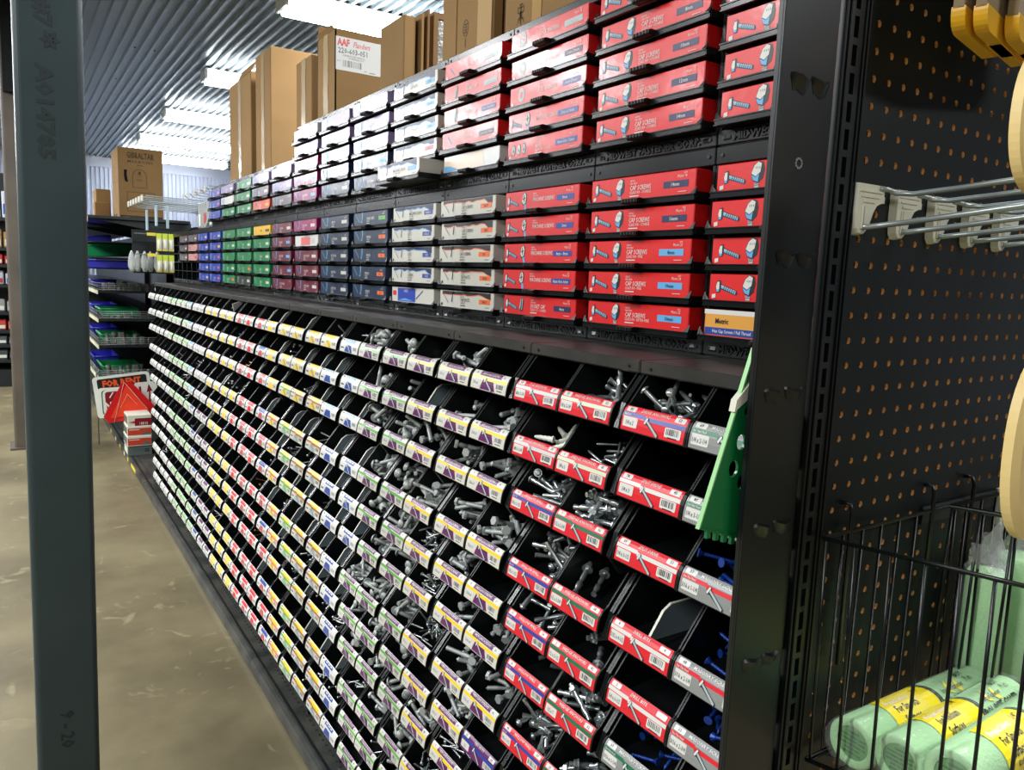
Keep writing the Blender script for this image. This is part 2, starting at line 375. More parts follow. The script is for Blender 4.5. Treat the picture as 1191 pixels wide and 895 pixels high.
    if c in (18,19): return ('cream and yellow' if r<4 or c==19 else 'red and white'),dict(base=CREAM if r<4 or c==19 else WHITE,title='',title_bg=None if r<3 else (YELLOW if r<4 or c==19 else RED),stripe=None,wedge=YELLOW if r<4 or c==19 else RED,title_fg=INK,detail=False,art=False)
    if c in (20,21): return 'cream and yellow',dict(base=CREAM,title='',title_bg=YELLOW if r>4 else None,stripe=None,wedge=YELLOW,title_fg=INK,detail=False,art=False)
    if c in (22,23): return 'white and purple',dict(base=WHITE,title='',title_bg=LAV if r<5 else PURPLE,stripe=None,wedge=None,detail=False)
    if c==24: return 'white and blue',dict(base=WHITE,title='',title_bg=SKY if r<5 else BLUE,stripe=None,wedge=None,detail=False)
    if c in (25,26,27,28): return 'green',dict(base=CREAM,title='',title_bg=MINT,stripe=LEAF,wedge=None,detail=False,art=False)
    return 'white',dict(base=WHITE,title='',title_bg=None,stripe=None,wedge=None,detail=False)
LMESH={}
def label_mesh(c,r):
    words,a=spec(c,r)
    key=(c,r) if c<=8 or (c==9 and r>=6) else tuple(sorted((k,getattr(v,'name',str(v))) for k,v in a.items()))
    if key not in LMESH: LMESH[key]=make_label(seed=c*12+r,**a)
    return words,LMESH[key]
PLM=MB()
_pp=[(.006,-.012),(.030,.022),(.042,.029),(.128,.029),(.128,-.012)]
PLM.prism(_pp,-.0012,.0012,PLATE); PLM.prism([(.0045,-.012),(.0292,.023),(.0415,.0303),(.128,.0303),(.128,.029),(.042,.029),(.030,.022),(.006,-.012)],-.0018,.0018,IVORY)
PLM=PLM.mesh('divider_plate')
PLATES={(1,3),(6,1),(3,9)}|{(9,3),(9,4),(9,5),(10,1),(10,2),(10,3),(10,4),(10,5),(10,6),(10,7),(10,9),(9,2),(11,1),(11,2),(11,4),(11,6),(11,7),(11,9),(12,0),(12,1),(12,3),(12,5),(12,6),(12,8),(12,9),(13,3),(13,5),(13,6),(14,0),(14,1),(14,4),(14,5),(14,7),(15,0),(15,2),(15,3),(15,6),(15,8),(16,4),(16,9),(19,0),(20,3),(21,1),(22,1),(22,2),(22,5),(23,0),(23,4),(24,6)}
NIND=25            # the 25 nearest columns x 12 rows = 300 bins, each an object of its own
mass=MB()
def add_mesh(mb, me, M):
    vs=[M@v.co for v in me.vertices]; base=len(mb.v); mb.v+= [tuple(v) for v in vs]
    ix=[mb.mi(m) for m in me.materials]
    for p in me.polygons:
        mb.f.append(tuple(base+i for i in p.vertices)); mb.m.append(ix[p.material_index]); mb.smooth.append(p.use_smooth)
proto=None
def place_bin(c,r):
    words,lm=label_mesh(c,r); loc=(.63+R_.uniform(-.0015,.0015),yc(c),zl(r))
    if c>=NIND:
        M=Matrix.Translation(loc); add_mesh(mass,BINM,M); add_mesh(mass,lm,M); return
    o=obj('hardware_bin',BINM,None,loc)
    tag(o,'bin labelled %s, %s row down, %s column from end panel'%(words,ORD[r],ORD[c]),'bin','hardware bins in the sloping rack')
    l=obj('front_label',lm,o); l['label']=words+' printed label'
    if (c,r) in PLATES: obj('divider_plate',PLM,o,(0,R_.choice((0,-.012,.008)),0))['label']='grey divider plate'
for c in range(NM*2):
    for r in range(NR): place_bin(c,r)
tag(mass.build('hardware_bins'),'far end of the bin wall, small bins with green and white labels','bins',kind='stuff')

# racks that carry the bins: one per pair of columns
LEDGE=mat('dusty_ledge',(20,24,24),.45,var=(14,(54,50,45),.2),bump=(70,.25))
ZT=H-.0958; ZBOT=H-1.2
def rack_meshes():
    a=MB(); a.bbox((.655,-PS/2+.0006,-.017),(.815,PS/2-.0006,0),LEDGE,.002)
    for y in (-PS/2+.02,PS/2-.02): a.lathe([(.0022,0),(.0022,.0012)],(.655,y,-.009),(-1,0,0),8,STEEL)
    b=MB()
    prof=[(.660,-.017),(.80,-.017),(.80,ZBOT-ZT),(.628,ZBOT-ZT),(.628,ZBOT-ZT+.012)]
    for k in range(4):
        z0=-1.1376-.0+.0958-0.0  # bottom row label top
    for r in range(NR-1,-1,-1):
        z=zl(r)-ZT; prof += [(.6205,z-.0295),(.632,z+.001),(.672,z+.050)]+([(.640,z+.0525)] if r else [])
    b.prism(prof[:5]+[p for p in prof[5:]],0,.0036,BLKF)
    c=MB(); c.box((.795,-PS/2+.004,ZBOT-ZT),(.80,PS/2-.004,-.017),BLKF)
    d=[]
    for k in (1,2,3):
        m=MB(); z=zl(3*k)-ZT+.058; m.box((.668,-PS/2+.004,z),(.79,PS/2-.004,z+.010),BLKF); d.append(m.mesh('cross_rail'))
    return a.mesh('top_ledge'),b.mesh('side_panel'),c.mesh('back_panel'),d
_a,_b,_c,_d=rack_meshes()
for m in range(NM):
    y=AS-PS/2+PS*m
    t=thing('bin_rack','black plastic bin rack with dusty top ledge, '+('next to the black end panel' if m==0 else '%s rack from the end panel'%ORD[m]),'rack',(0,y,ZT),'bin racks under the drawer cabinets')
    obj('top_ledge',_a,t); obj('side_panel',_b,t,(0,-PS/2+.0003,0)); obj('side_panel',_b,t,(0,PS/2-.0039,0)); obj('back_panel',_c,t)
    for me in _d: obj('cross_rail',me,t)

# base deck and gondola back
DECK=mat('dusty_black_deck',(34,38,37),.42,var=(10,(72,72,66),.16),bump=(40,.2))
def deck(y0,y1):
    mb=MB(); z=H-1.206
    mb.prism([(.585,0),(.575,.006),(.575,z-.012),(.579,z-.002),(.588,z),(1.06,z),(1.06,0)],y0,y1,DECK)
    mb.prism([(.592,z),(.594,z+.0035),(.600,z+.0035),(.602,z)],y0,y1,STEEL)
    nn=int((y1-y0)/.0254)
    for k in range(nn):
        for x in (.628,):
            yy=y0+.0127+k*.0254; mb.lathe([(.004,0),(.004,.0006)],(x,yy,z),(0,0,1),6,INKHOLE)
    return mb
INKHOLE=mat('dark_hole',(6,8,8),.9)
ys=[.48,1.395,2.31,3.225,4.14,4.60]
for k in range(5):
    t=deck(ys[k]+.001,ys[k+1]-.001).build('base_deck'); tag(t,'black perforated base deck under the bins, %s length from the end panel'%ORD[k],'deck','base decks along the aisle')
t=thing('gondola_frame','black steel gondola back and posts behind the drawer cabinets','shelving frame',(0,0,0))
mb=MB(); mb.box((1.10,.47,0),(1.12,4.60,1.58),STEEL); mb.build('back_panel',t)
mb=MB(); mb.box((1.06,.49,1.655),(1.60,2.9,1.675),STEEL); mb.build('top_shelf',t)
mb=MB(); mb.box((1.06,2.9,1.585),(1.60,4.1,1.605),STEEL); mb.build('top_shelf',t)
for y in (1.395,2.31,3.225,4.14):
    mb=MB(); mb.box((1.065,y-.02,.05),(1.10,y+.02,1.584),STEEL); mb.build('post',t)

# ================================================================ fasteners lying in the bins
def threaded(r,L,n=7,pitch=.0035,tip=True,start=.3):
    pr=[(r,0),(r,L*start)]; z=L*start
    while z<L-.004: pr += [(r*.78,z),(r*1.12,z+pitch*.5)]; z+=pitch
    pr += [(r*.8,L-.003),(r*.15 if tip else r*.8,L)]
    return pr
def fast(name):
    mb=MB()
    if name=='lag_screw':
        mb.lathe([(.0062,-.0045),(.0066,-.0035),(.0066,0)],(0,0,0),(0,0,1),6,GALV,False); mb.lathe(threaded(.0034,.046),(0,0,0),(0,0,1),7,GALV)
    elif name=='carriage_bolt':
        mb.lathe([(.002,-.0048),(.0062,-.0034),(.0086,-.0006),(.0084,0)],(0,0,0),(0,0,1),12,GALV); mb.lathe(threaded(.0036,.048,tip=False,start=.55),(0,0,0),(0,0,1),7,GALV)
    elif name=='wedge_anchor':
        mb.lathe([(.0036,0),(.0036,.030),(.0028,.032),(.0028,.036),(.0042,.038),(.0042,.046),(.0026,.049),(.0042,.056)],(0,0,0),(0,0,1),8,ZINC)
        mb.lathe([(.0064,.006),(.0064,.011)],(0,0,0),(0,0,1),6,ZINC,False); mb.lathe([(.0078,.011),(.0078,.0122)],(0,0,0),(0,0,1),10,ZINC,False)
    elif name=='drive_anchor':
        mb.lathe([(.002,-.003),(.0056,-.0012),(.0056,0)],(0,0,0),(0,0,1),10,ZINC); mb.lathe([(.0027,0),(.0027,.040),(.0020,.048)],(0,0,0),(0,0,1),8,ZINC)
    elif name=='hollow_wall_anchor':
        mb.lathe([(.0060,-.0012),(.0060,0)],(0,0,0),(0,0,1),10,ZINC,False); mb.lathe([(.0036,0),(.0036,.012),(.0027,.016),(.0027,.028),(.0036,.032),(.0036,.040)],(0,0,0),(0,0,1),8,ZINC)
        mb.lathe([(.0026,-.004),(.0042,-.0026),(.0042,-.0012)],(0,0,0),(0,0,1),8,ZINC)
    elif name=='masonry_screw':
        mb.lathe([(.0054,-.001),(.0050,0),(.0024,.0035)],(0,0,0),(0,0,1),9,BLUES,False); mb.lathe(threaded(.0023,.044,pitch=.004,start=.1),(0,0,0),(0,0,1),6,BLUES)
    elif name=='machine_screw':
        mb.lathe([(.0015,-.0022),(.0038,-.0010),(.0038,0)],(0,0,0),(0,0,1),8,ZINC); mb.lathe([(.0018,0),(.0018,.028),(.0010,.031)],(0,0,0),(0,0,1),6,ZINC)
    elif name=='wall_plug':
        mb.lathe([(.0052,0),(.0052,.002),(.0038,.003),(.0040,.008),(.0032,.009),(.0038,.014),(.0030,.015),(.0034,.020),(.0016,.028)],(0,0,0),(0,0,1),8,NYLON)
    elif name=='brass_screw':
        BR=mat('brass',(196,150,84),.3,.8); mb.lathe([(.0036,-.001),(.0036,0),(.0018,.003)],(0,0,0),(0,0,1),8,BR); mb.lathe([(.0018,.003),(.0018,.026),(.0006,.030)],(0,0,0),(0,0,1),6,BR)
    return mb.mesh(name)
KIND={'lg':('lag_screw','grey hex lag screw','screw'),'cb':('carriage_bolt','grey round-headed carriage bolt','bolt'),'wa':('wedge_anchor','shiny wedge anchor','anchor'),'dr':('drive_anchor','silver drive anchor','anchor'),
      'hw':('hollow_wall_anchor','shiny hollow wall anchor','anchor'),'ms':('masonry_screw','blue masonry screw','screw'),'sc':('machine_screw','small bright machine screw','screw'),'wp':('wall_plug','white nylon wall plug','plug'),'br':('brass_screw','brass coloured screw','screw')}
FM={k:fast(v[0]) for k,v in KIND.items()}
SC={'lg':1.22,'cb':1.2,'wa':1.08,'dr':1.1,'hw':1.08,'ms':1.0,'sc':1.0,'wp':1.1,'br':1.0}
for k,me in FM.items(): me.transform(Matrix.Scale(SC[k],4))
FLEN={'lg':.046,'cb':.048,'wa':.056,'dr':.048,'hw':.040,'ms':.044,'sc':.031,'wp':.028,'br':.030}
CONT={}     # (column,row) -> (kind, number, how high they heap)
for k,v in {(1,0):('dr',13,.5),(2,0):('wa',5,.4),(2,1):('sc',12,.3),(2,2):('wa',18,.9),(2,3):('wa',4,.3),(2,4):('wa',5,.4),(2,5):('wa',12,.6),(2,6):('wa',8,.4),(1,5):('ms',9,.4),
    (0,2):('ms',10,.7),(0,3):('ms',11,.8),(0,4):('ms',8,.6),(3,1):('wp',7,.3),(3,2):('hw',22,.9),(3,3):('hw',24,.9),(3,4):('hw',18,.8),(3,5):('hw',4,.2),(3,6):('hw',22,1),
    (4,1):('lg',11,.9),(4,2):('lg',12,.9),(4,3):('lg',13,1),(4,5):('lg',8,.5),(4,6):('lg',8,.6),(5,0):('lg',10,.7),(5,1):('lg',5,.5),(5,2):('lg',10,.8),(5,3):('lg',10,.8),(5,4):('lg',11,.7),(5,5):('lg',12,.8),(5,6):('lg',12,.8),
    (6,0):('cb',3,.6),(6,2):('lg',10,.8),(7,0):('cb',5,.6),(7,1):('cb',7,.7),(7,2):('cb',11,.9),(7,3):('cb',11,.9)}.items(): CONT[k]=v
for k,v in {(6,3):('lg',20,.7),(6,4):('sc',30,.9),(6,5):('sc',26,.8),(6,6):('sc',34,1),(6,8):('lg',20,.8),(6,9):('sc',20,.7),(5,7):('lg',18,.7),(5,8):('sc',14,.5),(7,4):('cb',18,1),(7,5):('cb',16,.9),(7,6):('cb',16,.8),(7,7):('cb',12,.8),(7,8):('cb',14,.9),(7,9):('cb',12,.8),(7,10):('cb',10,.8),
    (8,0):('cb',20,.9),(8,1):('cb',9,.6),(8,2):('cb',14,.8),(8,3):('cb',16,.8),(8,4):('cb',15,.7),(8,5):('cb',7,.4),(8,6):('cb',12,.6),(8,7):('cb',8,.5),(8,8):('lg',12,.6),(8,9):('lg',10,.5),(8,10):('sc',14,.5),
    (9,0):('sc',5,.4),(9,6):('lg',10,.5),(9,7):('cb',9,.5),(9,8):('lg',10,.5),(9,9):('sc',12,.5),(10,0):('sc',6,.4),(10,8):('sc',14,.5),(10,10):('sc',14,.6),(11,3):('sc',16,.6),(11,5):('sc',16,.7),(11,8):('sc',14,.6),(11,10):('sc',18,.7),(12,2):('sc',8,.5),(12,4):('sc',14,.6),(12,7):('sc',12,.5),(12,11):('sc',10,.5),(13,1):('sc',14,.8),(13,4):('sc',8,.4),(13,8):('sc',10,.5),(14,6):('sc',12,.5),
    (15,5):('sc',9,.4),(16,6):('br',6,.3),(16,8):('br',6,.3),(17,2):('br',5,.3),(18,1):('sc',5,.3),(18,3):('sc',8,.4),(19,2):('sc',6,.4),(19,3):('sc',12,.7),(20,4):('sc',10,.5),(21,9):('sc',8,.4),(22,7):('sc',8,.4),(23,8):('sc',8,.5),(24,3):('sc',9,.6),(25,6):('sc',10,.5),(26,4):('sc',14,.7),(26,5):('sc',10,.6),(27,3):('sc',8,.5),(28,1):('sc',10,.6),(29,8):('sc',10,.7),(30,1):('sc',8,.6),(31,4):('sc',8,.5),(31,9):('sc',8,.6),(32,10):('sc',9,.7),(33,0):('sc',8,.7)}.items(): CONT[k]=v
REST={}
def pose(c,r,k,fill,i,n):
    """one fastener's place and direction inside bin (c,r)"""
    L=FLEN[k]*SC[k]; rr=random.Random(c*1000+r*50+i)
    while True:
        x=rr.uniform(.012,.095); y=rr.uniform(-.038,.042); lay=(i+.5)/n
        zf=-.020+.05*x; top=.002+fill*(.026+.10*x); z=zf+.004+(top-zf)*lay*.85
        yaw=rr.uniform(0,2*PI); pit=rr.gauss(0,.32)
        if lay>.85 and rr.random()<.35: pit=rr.uniform(.5,1.0)
        d=Vector((math.cos(yaw)*math.cos(pit),math.sin(yaw)*math.cos(pit),math.sin(pit)))
        p=Vector((x,y,z))-d*L*.5; e=p+d*L
        ok=all(-.047<q.y<.047 and .004<q.x<.125 and -.021+.055*q.x<q.z<.046+.2*q.x for q in (p,e))
        if ok: break
        fill=min(fill*1.02,1.2)
    qv=d.to_track_quat('Z','Y'); return p+Vector((.63,yc(c),zl(r))), qv
order=sorted(CONT,key=lambda cr:(cr[0]+cr[1]*.35))
made=0
for (c,r) in order:
    k,n,fill=CONT[(c,r)]; nm,desc,cat=KIND[k]; n=int(n*(1.15 if c<4 else 1.3 if c<6 else 1.5)); fill=min(fill*1.1,1.15)
    solo = c<=7 and (c,r) in CONT and made+n<=305 and not (k=='sc' and c>3) and (c,r) not in ((6,3),(5,7)) and not(c>=7 and r>3)
    for i in range(n):
        p,qv=pose(c,r,k,fill,i,n)
        if solo:
            o=obj(nm,FM[k],None,p); o.rotation_mode='QUATERNION'; o.rotation_quaternion=qv
            tag(o,'%s loose in %s bin down, %s column from end panel'%(desc,ORD[r],ORD[c]),cat,'%ss in the %s bin down, %s column'%(desc.split(' ',1)[1],ORD[r],ORD[c]),shared=True)
        else:
            add_mesh(REST.setdefault(k,MB()),FM[k],Matrix.Translation(p)@qv.to_matrix().to_4x4())
    if solo: made+=n
print('individual fasteners',made)
far={'lg':'grey hex lag screws heaped in the purple-and-yellow bins farther along','cb':'grey carriage bolts heaped in the purple-and-green labelled bins','sc':'small bright machine screws scattered through the farther bins','br':'brass coloured screws in the red labelled bins','hw':'shiny hollow wall anchors in the lower red bins','wa':'shiny wedge anchors in lower red bins','ms':'blue screws low by the end panel','dr':'silver drive anchors left over','wp':'white plugs left over'}
for k,mb in REST.items(): tag(mb.build(KIND[k][0]+'s'),far[k],KIND[k][2]+'s',kind='stuff')
# a grey plate left standing askew in the top row
mb=MB(); mb.prism([(0,-.004),(-.006,.022),(.052,.040)],-.0012,.0012,mat('pale_grey_plastic',(190,192,190),.4)); o=mb.build('divider_card',None,(.637,yc(18)+.02,zl(0)+.004)); o.rotation_euler=(0,0,.35); tag(o,'loose pale grey card sticking out of a far top row bin','card')

# ================================================================ drawer cabinets and the cartons in their drawers
XD=.80; CW=.2558; CY0=.7406; ZB0=H-.0952; ZM0=H+.1831
PITCH=.0467
def raised_text(t,h,depth):
    c=bpy.data.curves.new('lettering','FONT'); c.body=t; c.size=h/.69; c.extrude=depth; c.bevel_depth=depth*.5; c.bevel_resolution=0; c.resolution_u=1; c.offset=.0001
    o=bpy.data.objects.new('lettering',c); me=bpy.data.meshes.new_from_object(o)
    V=[v.co.copy() for v in me.vertices]; F=[tuple(p.vertices) for p in me.polygons]
    bpy.data.objects.remove(o); bpy.data.curves.remove(c); bpy.data.meshes.remove(me); return V,F
def nameplate():
    V,F=raised_text('MIDWEST FASTENER CORP.',.0105,.0011); x1=max(v.x for v in V); s=.200/x1
    mb=MB(); mb.add([(-.0022-v.z,.100-v.x*s,.0052+v.y) for v in V],F,BLKF)
    for sgn in (-1,1):
        y=sgn*.110; mb.prism([(-.0035,.0085),(-.0022,.006),(-.0022,.013)],y-.006,y+.006,BLKF)
    return mb.mesh('raised_lettering')
NAMEP=nameplate()
def cab_frame(N,h):
    mb=MB(); w=CW/2-.0008
    for y in (-w,w-.0048): mb.box((0,y,0),(.24,y+.0048,h),BLKF)
    mb.box((0,-w,h-.003),(.24,w,h),BLKF); mb.box((.236,-w,0),(.24,w,h),BLKF); mb.box((0,-w,0),(.24,w,.003),BLKF)
    zt=.0211+N*PITCH
    mb.bbox((-.0024,-w,zt),(.006,w,h),BLKF,.0012); mb.bbox((-.0022,-w,.0008),(.006,w,.0205),BLKF,.0012)
    for y in (-w+.011,w-.011):
        mb.lathe([(.0026,0),(.0026,.0014)],(-.0024,y,zt+(h-zt)*.5),(-1,0,0),8,STEEL); mb.lathe([(.0026,0),(.0026,.0014)],(-.0022,y,.010),(-1,0,0),8,STEEL)
    for k in range(1,N): mb.box((.010,-w+.004,.0211+k*PITCH-.0016),(.236,w-.004,.0211+k*PITCH),BLKF)
    return mb.mesh('cabinet_frame')
def drawer_mesh():
    mb=MB(); w=.1165
    mb.box((-.018,-w,.0006),(.20,w,.0022),BLK)
    mb.bbox((-.0225,-w,.0004),(-.0180,w,.0088),BLKF,.0010); mb.box((-.0238,-w,.0072),(-.0222,w,.0088),BLKF); mb.box((-.0236,-w,.0006),(-.0222,w,.0018),BLKF)
    for s in (-1,1):
        y=s*(w-.0012); mb.prism([(-.0222,.0088),(-.0190,.0088),(-.0190,.0185)],y-.0012,y+.0012,BLK)
        mb.add([(-.0215,s*w,.0088),(-.0215,s*(w-.011),.0088),(-.0190,s*w,.0185)],[(0,1,2)],BLK)
        mb.box((-.019,s*w-.001,.0022),(.18,s*w+.001,.012),BLK)
    return mb.mesh('drawer')
def pull_mesh():
    mb=MB(); mb.prism([(-.0225,.0012),(-.033,.0004),(-.0365,.0030),(-.0365,.0072),(-.031,.0092),(-.0225,.0086)],-.017,.017,BLK)
    for k in range(5): y=-.013+k*.0065; mb.box((-.0375,y-.001,.0028),(-.0362,y+.001,.0075),BLK)
    return mb.mesh('pull')
DRW,PUL=drawer_mesh(),pull_mesh()
FR={'lower':(cab_frame(5,.2781),5,.2781),'upper':(cab_frame(5,.2706),5,.2706),'short':(cab_frame(3,.1766),3,.1766)}
BXW,BXH,BXD=.222,.0405,.19
CART={}
def carton(m):
    if m.name not in CART:
        mb=MB(); mb.bbox((-.0172,-BXW/2,.0024),(-.0172+BXD,BXW/2,.0024+BXH),m,.0009); CART[m.name]=mb.mesh('fastener_box')
    return CART[m.name]
def art(p,kind,u,v,s=1.0,fg=SKY):
    def P(pts,m,L): p.poly([(u+a*s,v+b*s) for a,b in pts],m,L)
    if kind=='bolt':         # a bolt seen from the side, lying at a slant
        P([(-.001,.0085),(.006,.0095),(.0085,.021),(.0065,.0285),(-.0005,.027),(-.003,.017)],INK,1)
        P([(0,.010),(.0045,.0105),(.0045,.026),(0,.0255),(-.002,.018)],WHITE,2); P([(0,.010),(.0045,.0105),(.0045,.014),(-.001,.014)],fg,2.5)
        P([(.0075,.0145),(.038,.0055),(.0405,.0075),(.0395,.0125),(.0080,.0225)],INK,1.5)
        P([(.008,.0160),(.0375,.0068),(.0375,.0095),(.0082,.0185)],fg,2); P([(.0082,.0185),(.0375,.0095),(.0375,.0125),(.0082,.0212)],STEELP,2)
        for k in range(6): a=.013+k*.004; P([(a,.0155-(a-.008)*.29),(a+.0010,.0152-(a-.008)*.29),(a+.0030,.0205-(a-.008)*.29),(a+.0018,.0208-(a-.008)*.29)],INK,2.6)
    elif kind=='head':       # the big bolt head towards the reader
        P([(.000,.016),(.004,.027),(.011,.032),(.019,.030),(.0215,.021),(.0195,.010),(.013,.0045),(.004,.007)],INK,1)
        P([(.001,.017),(.005,.0265),(.011,.031),(.0165,.0285),(.015,.018),(.008,.013)],WHITE,2); P([(.001,.0155),(.008,.0118),(.0135,.016),(.0120,.006),(.0045,.0085)],fg,2)
        P([(.006,.005),(.014,.0045),(.0135,-.001),(.007,-.001)],STEELP,1.5)
        for k in range(2): P([(.0065,.001+k*.0022),(.0138,.0022+k*.0022),(.0138,.0030+k*.0022),(.0065,.0018+k*.0022)],INK,2)
        for k in range(3): P([(.0075+k*.003,.0225),(.0083+k*.003,.0225),(.0083+k*.003,.0250),(.0075+k*.003,.0250)],INK,2.6)
    elif kind=='screw':
        P([(.000,.012),(.003,.026),(.010,.030),(.015,.025),(.0155,.014),(.010,.006),(.003,.006)],INK,1)
        P([(.001,.013),(.004,.025),(.010,.0285),(.0135,.022),(.012,.011),(.006,.008)],WHITE,2)
        P([(.003,.018),(.011,.0205),(.0112,.0182),(.0034,.0160)],INK,2.5); P([(.006,.0245),(.0082,.0250),(.0088,.0120),(.0066,.0115)],INK,2.5)
        P([(.008,.008),(.0135,.008),(.016,-.002),(.0095,-.002)],fg,1.5)
    elif kind=='washer':
        n=14; o=[(.011+.010*math.cos(2*PI*k/n),.016+.0125*math.sin(2*PI*k/n)) for k in range(n)]; i=[(.011+.0045*math.cos(2*PI*k/n),.016+.006*math.sin(2*PI*k/n)) for k in range(n)]
        P(o,STEELP,1.5); P(i,C_RED,2)
    elif kind=='nuts':
        for k in range(3):
            a=.001+k*.017; P([(a,.010),(a+.004,.024),(a+.010,.025),(a+.014,.016),(a+.011,.006),(a+.003,.005)],INK,1); P([(a+.001,.011),(a+.0045,.0225),(a+.0095,.0235),(a+.0128,.016),(a+.010,.0072),(a+.004,.0065)],STEELP if k!=1 else WHITE,2); P([(a+.005,.014),(a+.008,.017),(a+.009,.012),(a+.006,.010)],INK,2.5)
    elif kind=='socket':
        P([(.001,.008),(.006,.027),(.014,.029),(.016,.022),(.013,.004),(.006,.003)],INK,1); P([(.002,.009),(.0065,.026),(.0085,.026),(.005,.006)],STEELP,2); P([(.011,.027),(.0135,.0275),(.011,.006),(.009,.006)],STEELP,2)
    elif kind=='sketch':
        P([(.000,.006),(.004,.026),(.012,.029),(.013,.020),(.008,.004)],fg,1); P([(.0015,.008),(.0048,.0245),(.008,.026),(.006,.008)],INK,2)
    elif kind=='line':
        P([(0,.026),(.004,.028),(.026,.009),(.023,.006)],fg,1); P([(.001,.0262),(.0025,.027),(.024,.0085),(.023,.0072)],INK,2)
def jag(p,c1,c2,seed):
    r=random.Random(seed); n=13; top=BXH-.001; pts=[(BXW*.05+(BXW*.90)*k/n, top-.003-r.random()*.005-(.006 if k in(n,n-1) else 0)) for k in range(n+1)]
    p.poly([(BXW*.05,top)]+pts+[(BXW*.95,top)],c1,1); p.poly([(a,b-.0018) for a,b in pts]+[(BXW*.95,top),(BXW*.05,top)],c2,.6)
BPM={}
def box_print(base, title='', sub='', num='', tagt='', tagc=None, tagfg=WHITE, arts=(), fg=WHITE, jagged=None, small=True, artfg=SKY, seed=1, tagw=.048):
    p=Print(); U=BXW; p.rect(.0015,.0015,U-.0015,BXH-.0015,base,.3)
    if jagged: jag(p,*jagged,seed)
    for k,u,s in arts: art(p,k,u,.0085,s,artfg)
    if title:
        p.text(title,U*.41,.0200,.0066,fg,3,U*.33,'l',.008,sx=.80); 
        if small: p.text('METRIC' if num.startswith('Metric') else 'GRADE 2',U*.41,.0320,.0026,fg,3,U*.2); p.text('HEX HEAD',U*.41,.0282,.0026,fg,3,U*.2)
        if sub: p.text(sub,U*.41,.0145,.0044,fg,3,U*.30,'l',0,sx=.8); p.rect(U*.41,.0104,U*.50,.0120,fg,3)
    if num: p.text(num,U*.93,.0305,.0040,fg,3,U*.2,'r',sx=.8); p.text('25%02d'%(seed%90),U*.93,.0352,.0024,fg,3,U*.2,'r')
    if tagc:
        p.rect(U*.94-tagw,.0175,U*.94,.0268,tagc,1.5); 
        if tagt: p.text(tagt,U*.94-tagw/2,.0195,.0052,tagfg,3,tagw*.88,'c',.008,sx=.9)
    if small: p.rect(U*.86,.0110,U*.93,.0118,fg,3); p.poly([(.006,.008),(.0125,.0095),(.0120,.0145),(.006,.0135)],fg,2)
    mb=MB(); p.apply(mb,facing_aisle(-.0172,U/2,.0024)); return mb.mesh('printed_label')
B2=(('bolt',.012,.92),('head',.058,.95)); S2=(('bolt',.010,.85),('screw',.055,1.0)); big=(('bolt',.014,.84),('head',.0555,.98))
def red(title,sub,num,t,tc=NAVYL,a=B2,fgt=WHITE,tw=.048): return (C_RED,'red','%s %s'%(title.lower(),t),dict(title=title,sub=sub,num=num,tagt=t,tagc=tc,arts=a,tagfg=fgt,tagw=tw))
def cream(title,sub,t,tc,j,a=(('line',.016,.9),('sketch',.050,1.05)),tf=INK): return (C_CREAM,'cream','%s %s'%(title.lower(),t),dict(title=title,sub=sub,num='Display %s'%t[:1],tagt=t,tagc=tc,arts=a,fg=INK,jagged=j,tagfg=tf,artfg=LGREY,tagw=.042))
def dark(m,w,title,t,tc,a=(('line',.012,1.0),('sketch',.045,1.1)),afg=SKY,tf=INK,num='Grade 5'): return (m,w,title.lower()+(' '+t if t else ''),dict(title=title,sub='COARSE',num=num,tagt=t,tagc=tc,arts=a,artfg=afg,tagfg=tf,small=False,tagw=.040))
JO=(INK,ORANGE); JB=(NAVYL,SKY)
UP,LO={},{}
UP[0]=[(C_RED,'red','short hex cap screws',dict(arts=big)),(C_RED,'red','hex cap screws',dict(arts=big)),(C_RED,'red','hex cap screws pictured large',dict(arts=big)),(C_RED,'red','long hex cap screws',dict(arts=big)),(C_RED,'red','thick hex cap screws',dict(arts=big))]
LO[0]=[(C_RED,'red','hex cap screws',dict(arts=big))]*4+[(C_ORG,'orange','',None)]
UP[1]=[red('CAP SCREWS','CLASS 8.8 - COARSE','Metric 9','6mm'),red('CAP SCREWS','CLASS 8.8 - COARSE','Metric 11','8mm'),red('CAP SCREWS','CLASS 8.8 - COARSE','Metric 13','10mm'),red('CAP SCREWS','CLASS 8.8 - COARSE','Metric 15','12mm'),red('CAP SCREWS','CLASS 8.8 - COARSE','Metric 17','14mm')]
LO[1]=[red('CAP SCREWS','CLASS 8.8 - COARSE','Metric 18','14mm'),red('CAP SCREWS','CLASS 8.8 - COARSE','Metric 19','16mm'),red('CAP SCREWS','CLASS 8.8 - FINE','Metric 23','8mm',SKY,B2,INK),red('CAP SCREWS','CLASS 8.8 - FINE','Metric 24','10mm',SKY,B2,INK),red('CAP SCREWS','CLASS 8.8 - EXTRA FINE','Metric 25','10mm',SKY,B2,INK)]
UP[2]=[red('LOCK WASHERS','','Metric 38','3-20mm',STEELP,(('washer',.026,1.1),)),red('LOCK WASHERS','','Metric 39','5mm-20mm',NAVYL,(('washer',.026,1.0),)),red('FLAT WASHERS','','Metric 40','3mm-20mm',BLUE,(('washer',.026,1.0),)),red('MACHINE SCREWS','','Metric 60','2mm & 4mm',BLUE,S2,WHITE,.056),red('NUTS','CLASS 8.8 - COARSE','Metric 16','4mm thru 12mm',BLUE,(('nuts',.012,1.0),),WHITE,.060)]
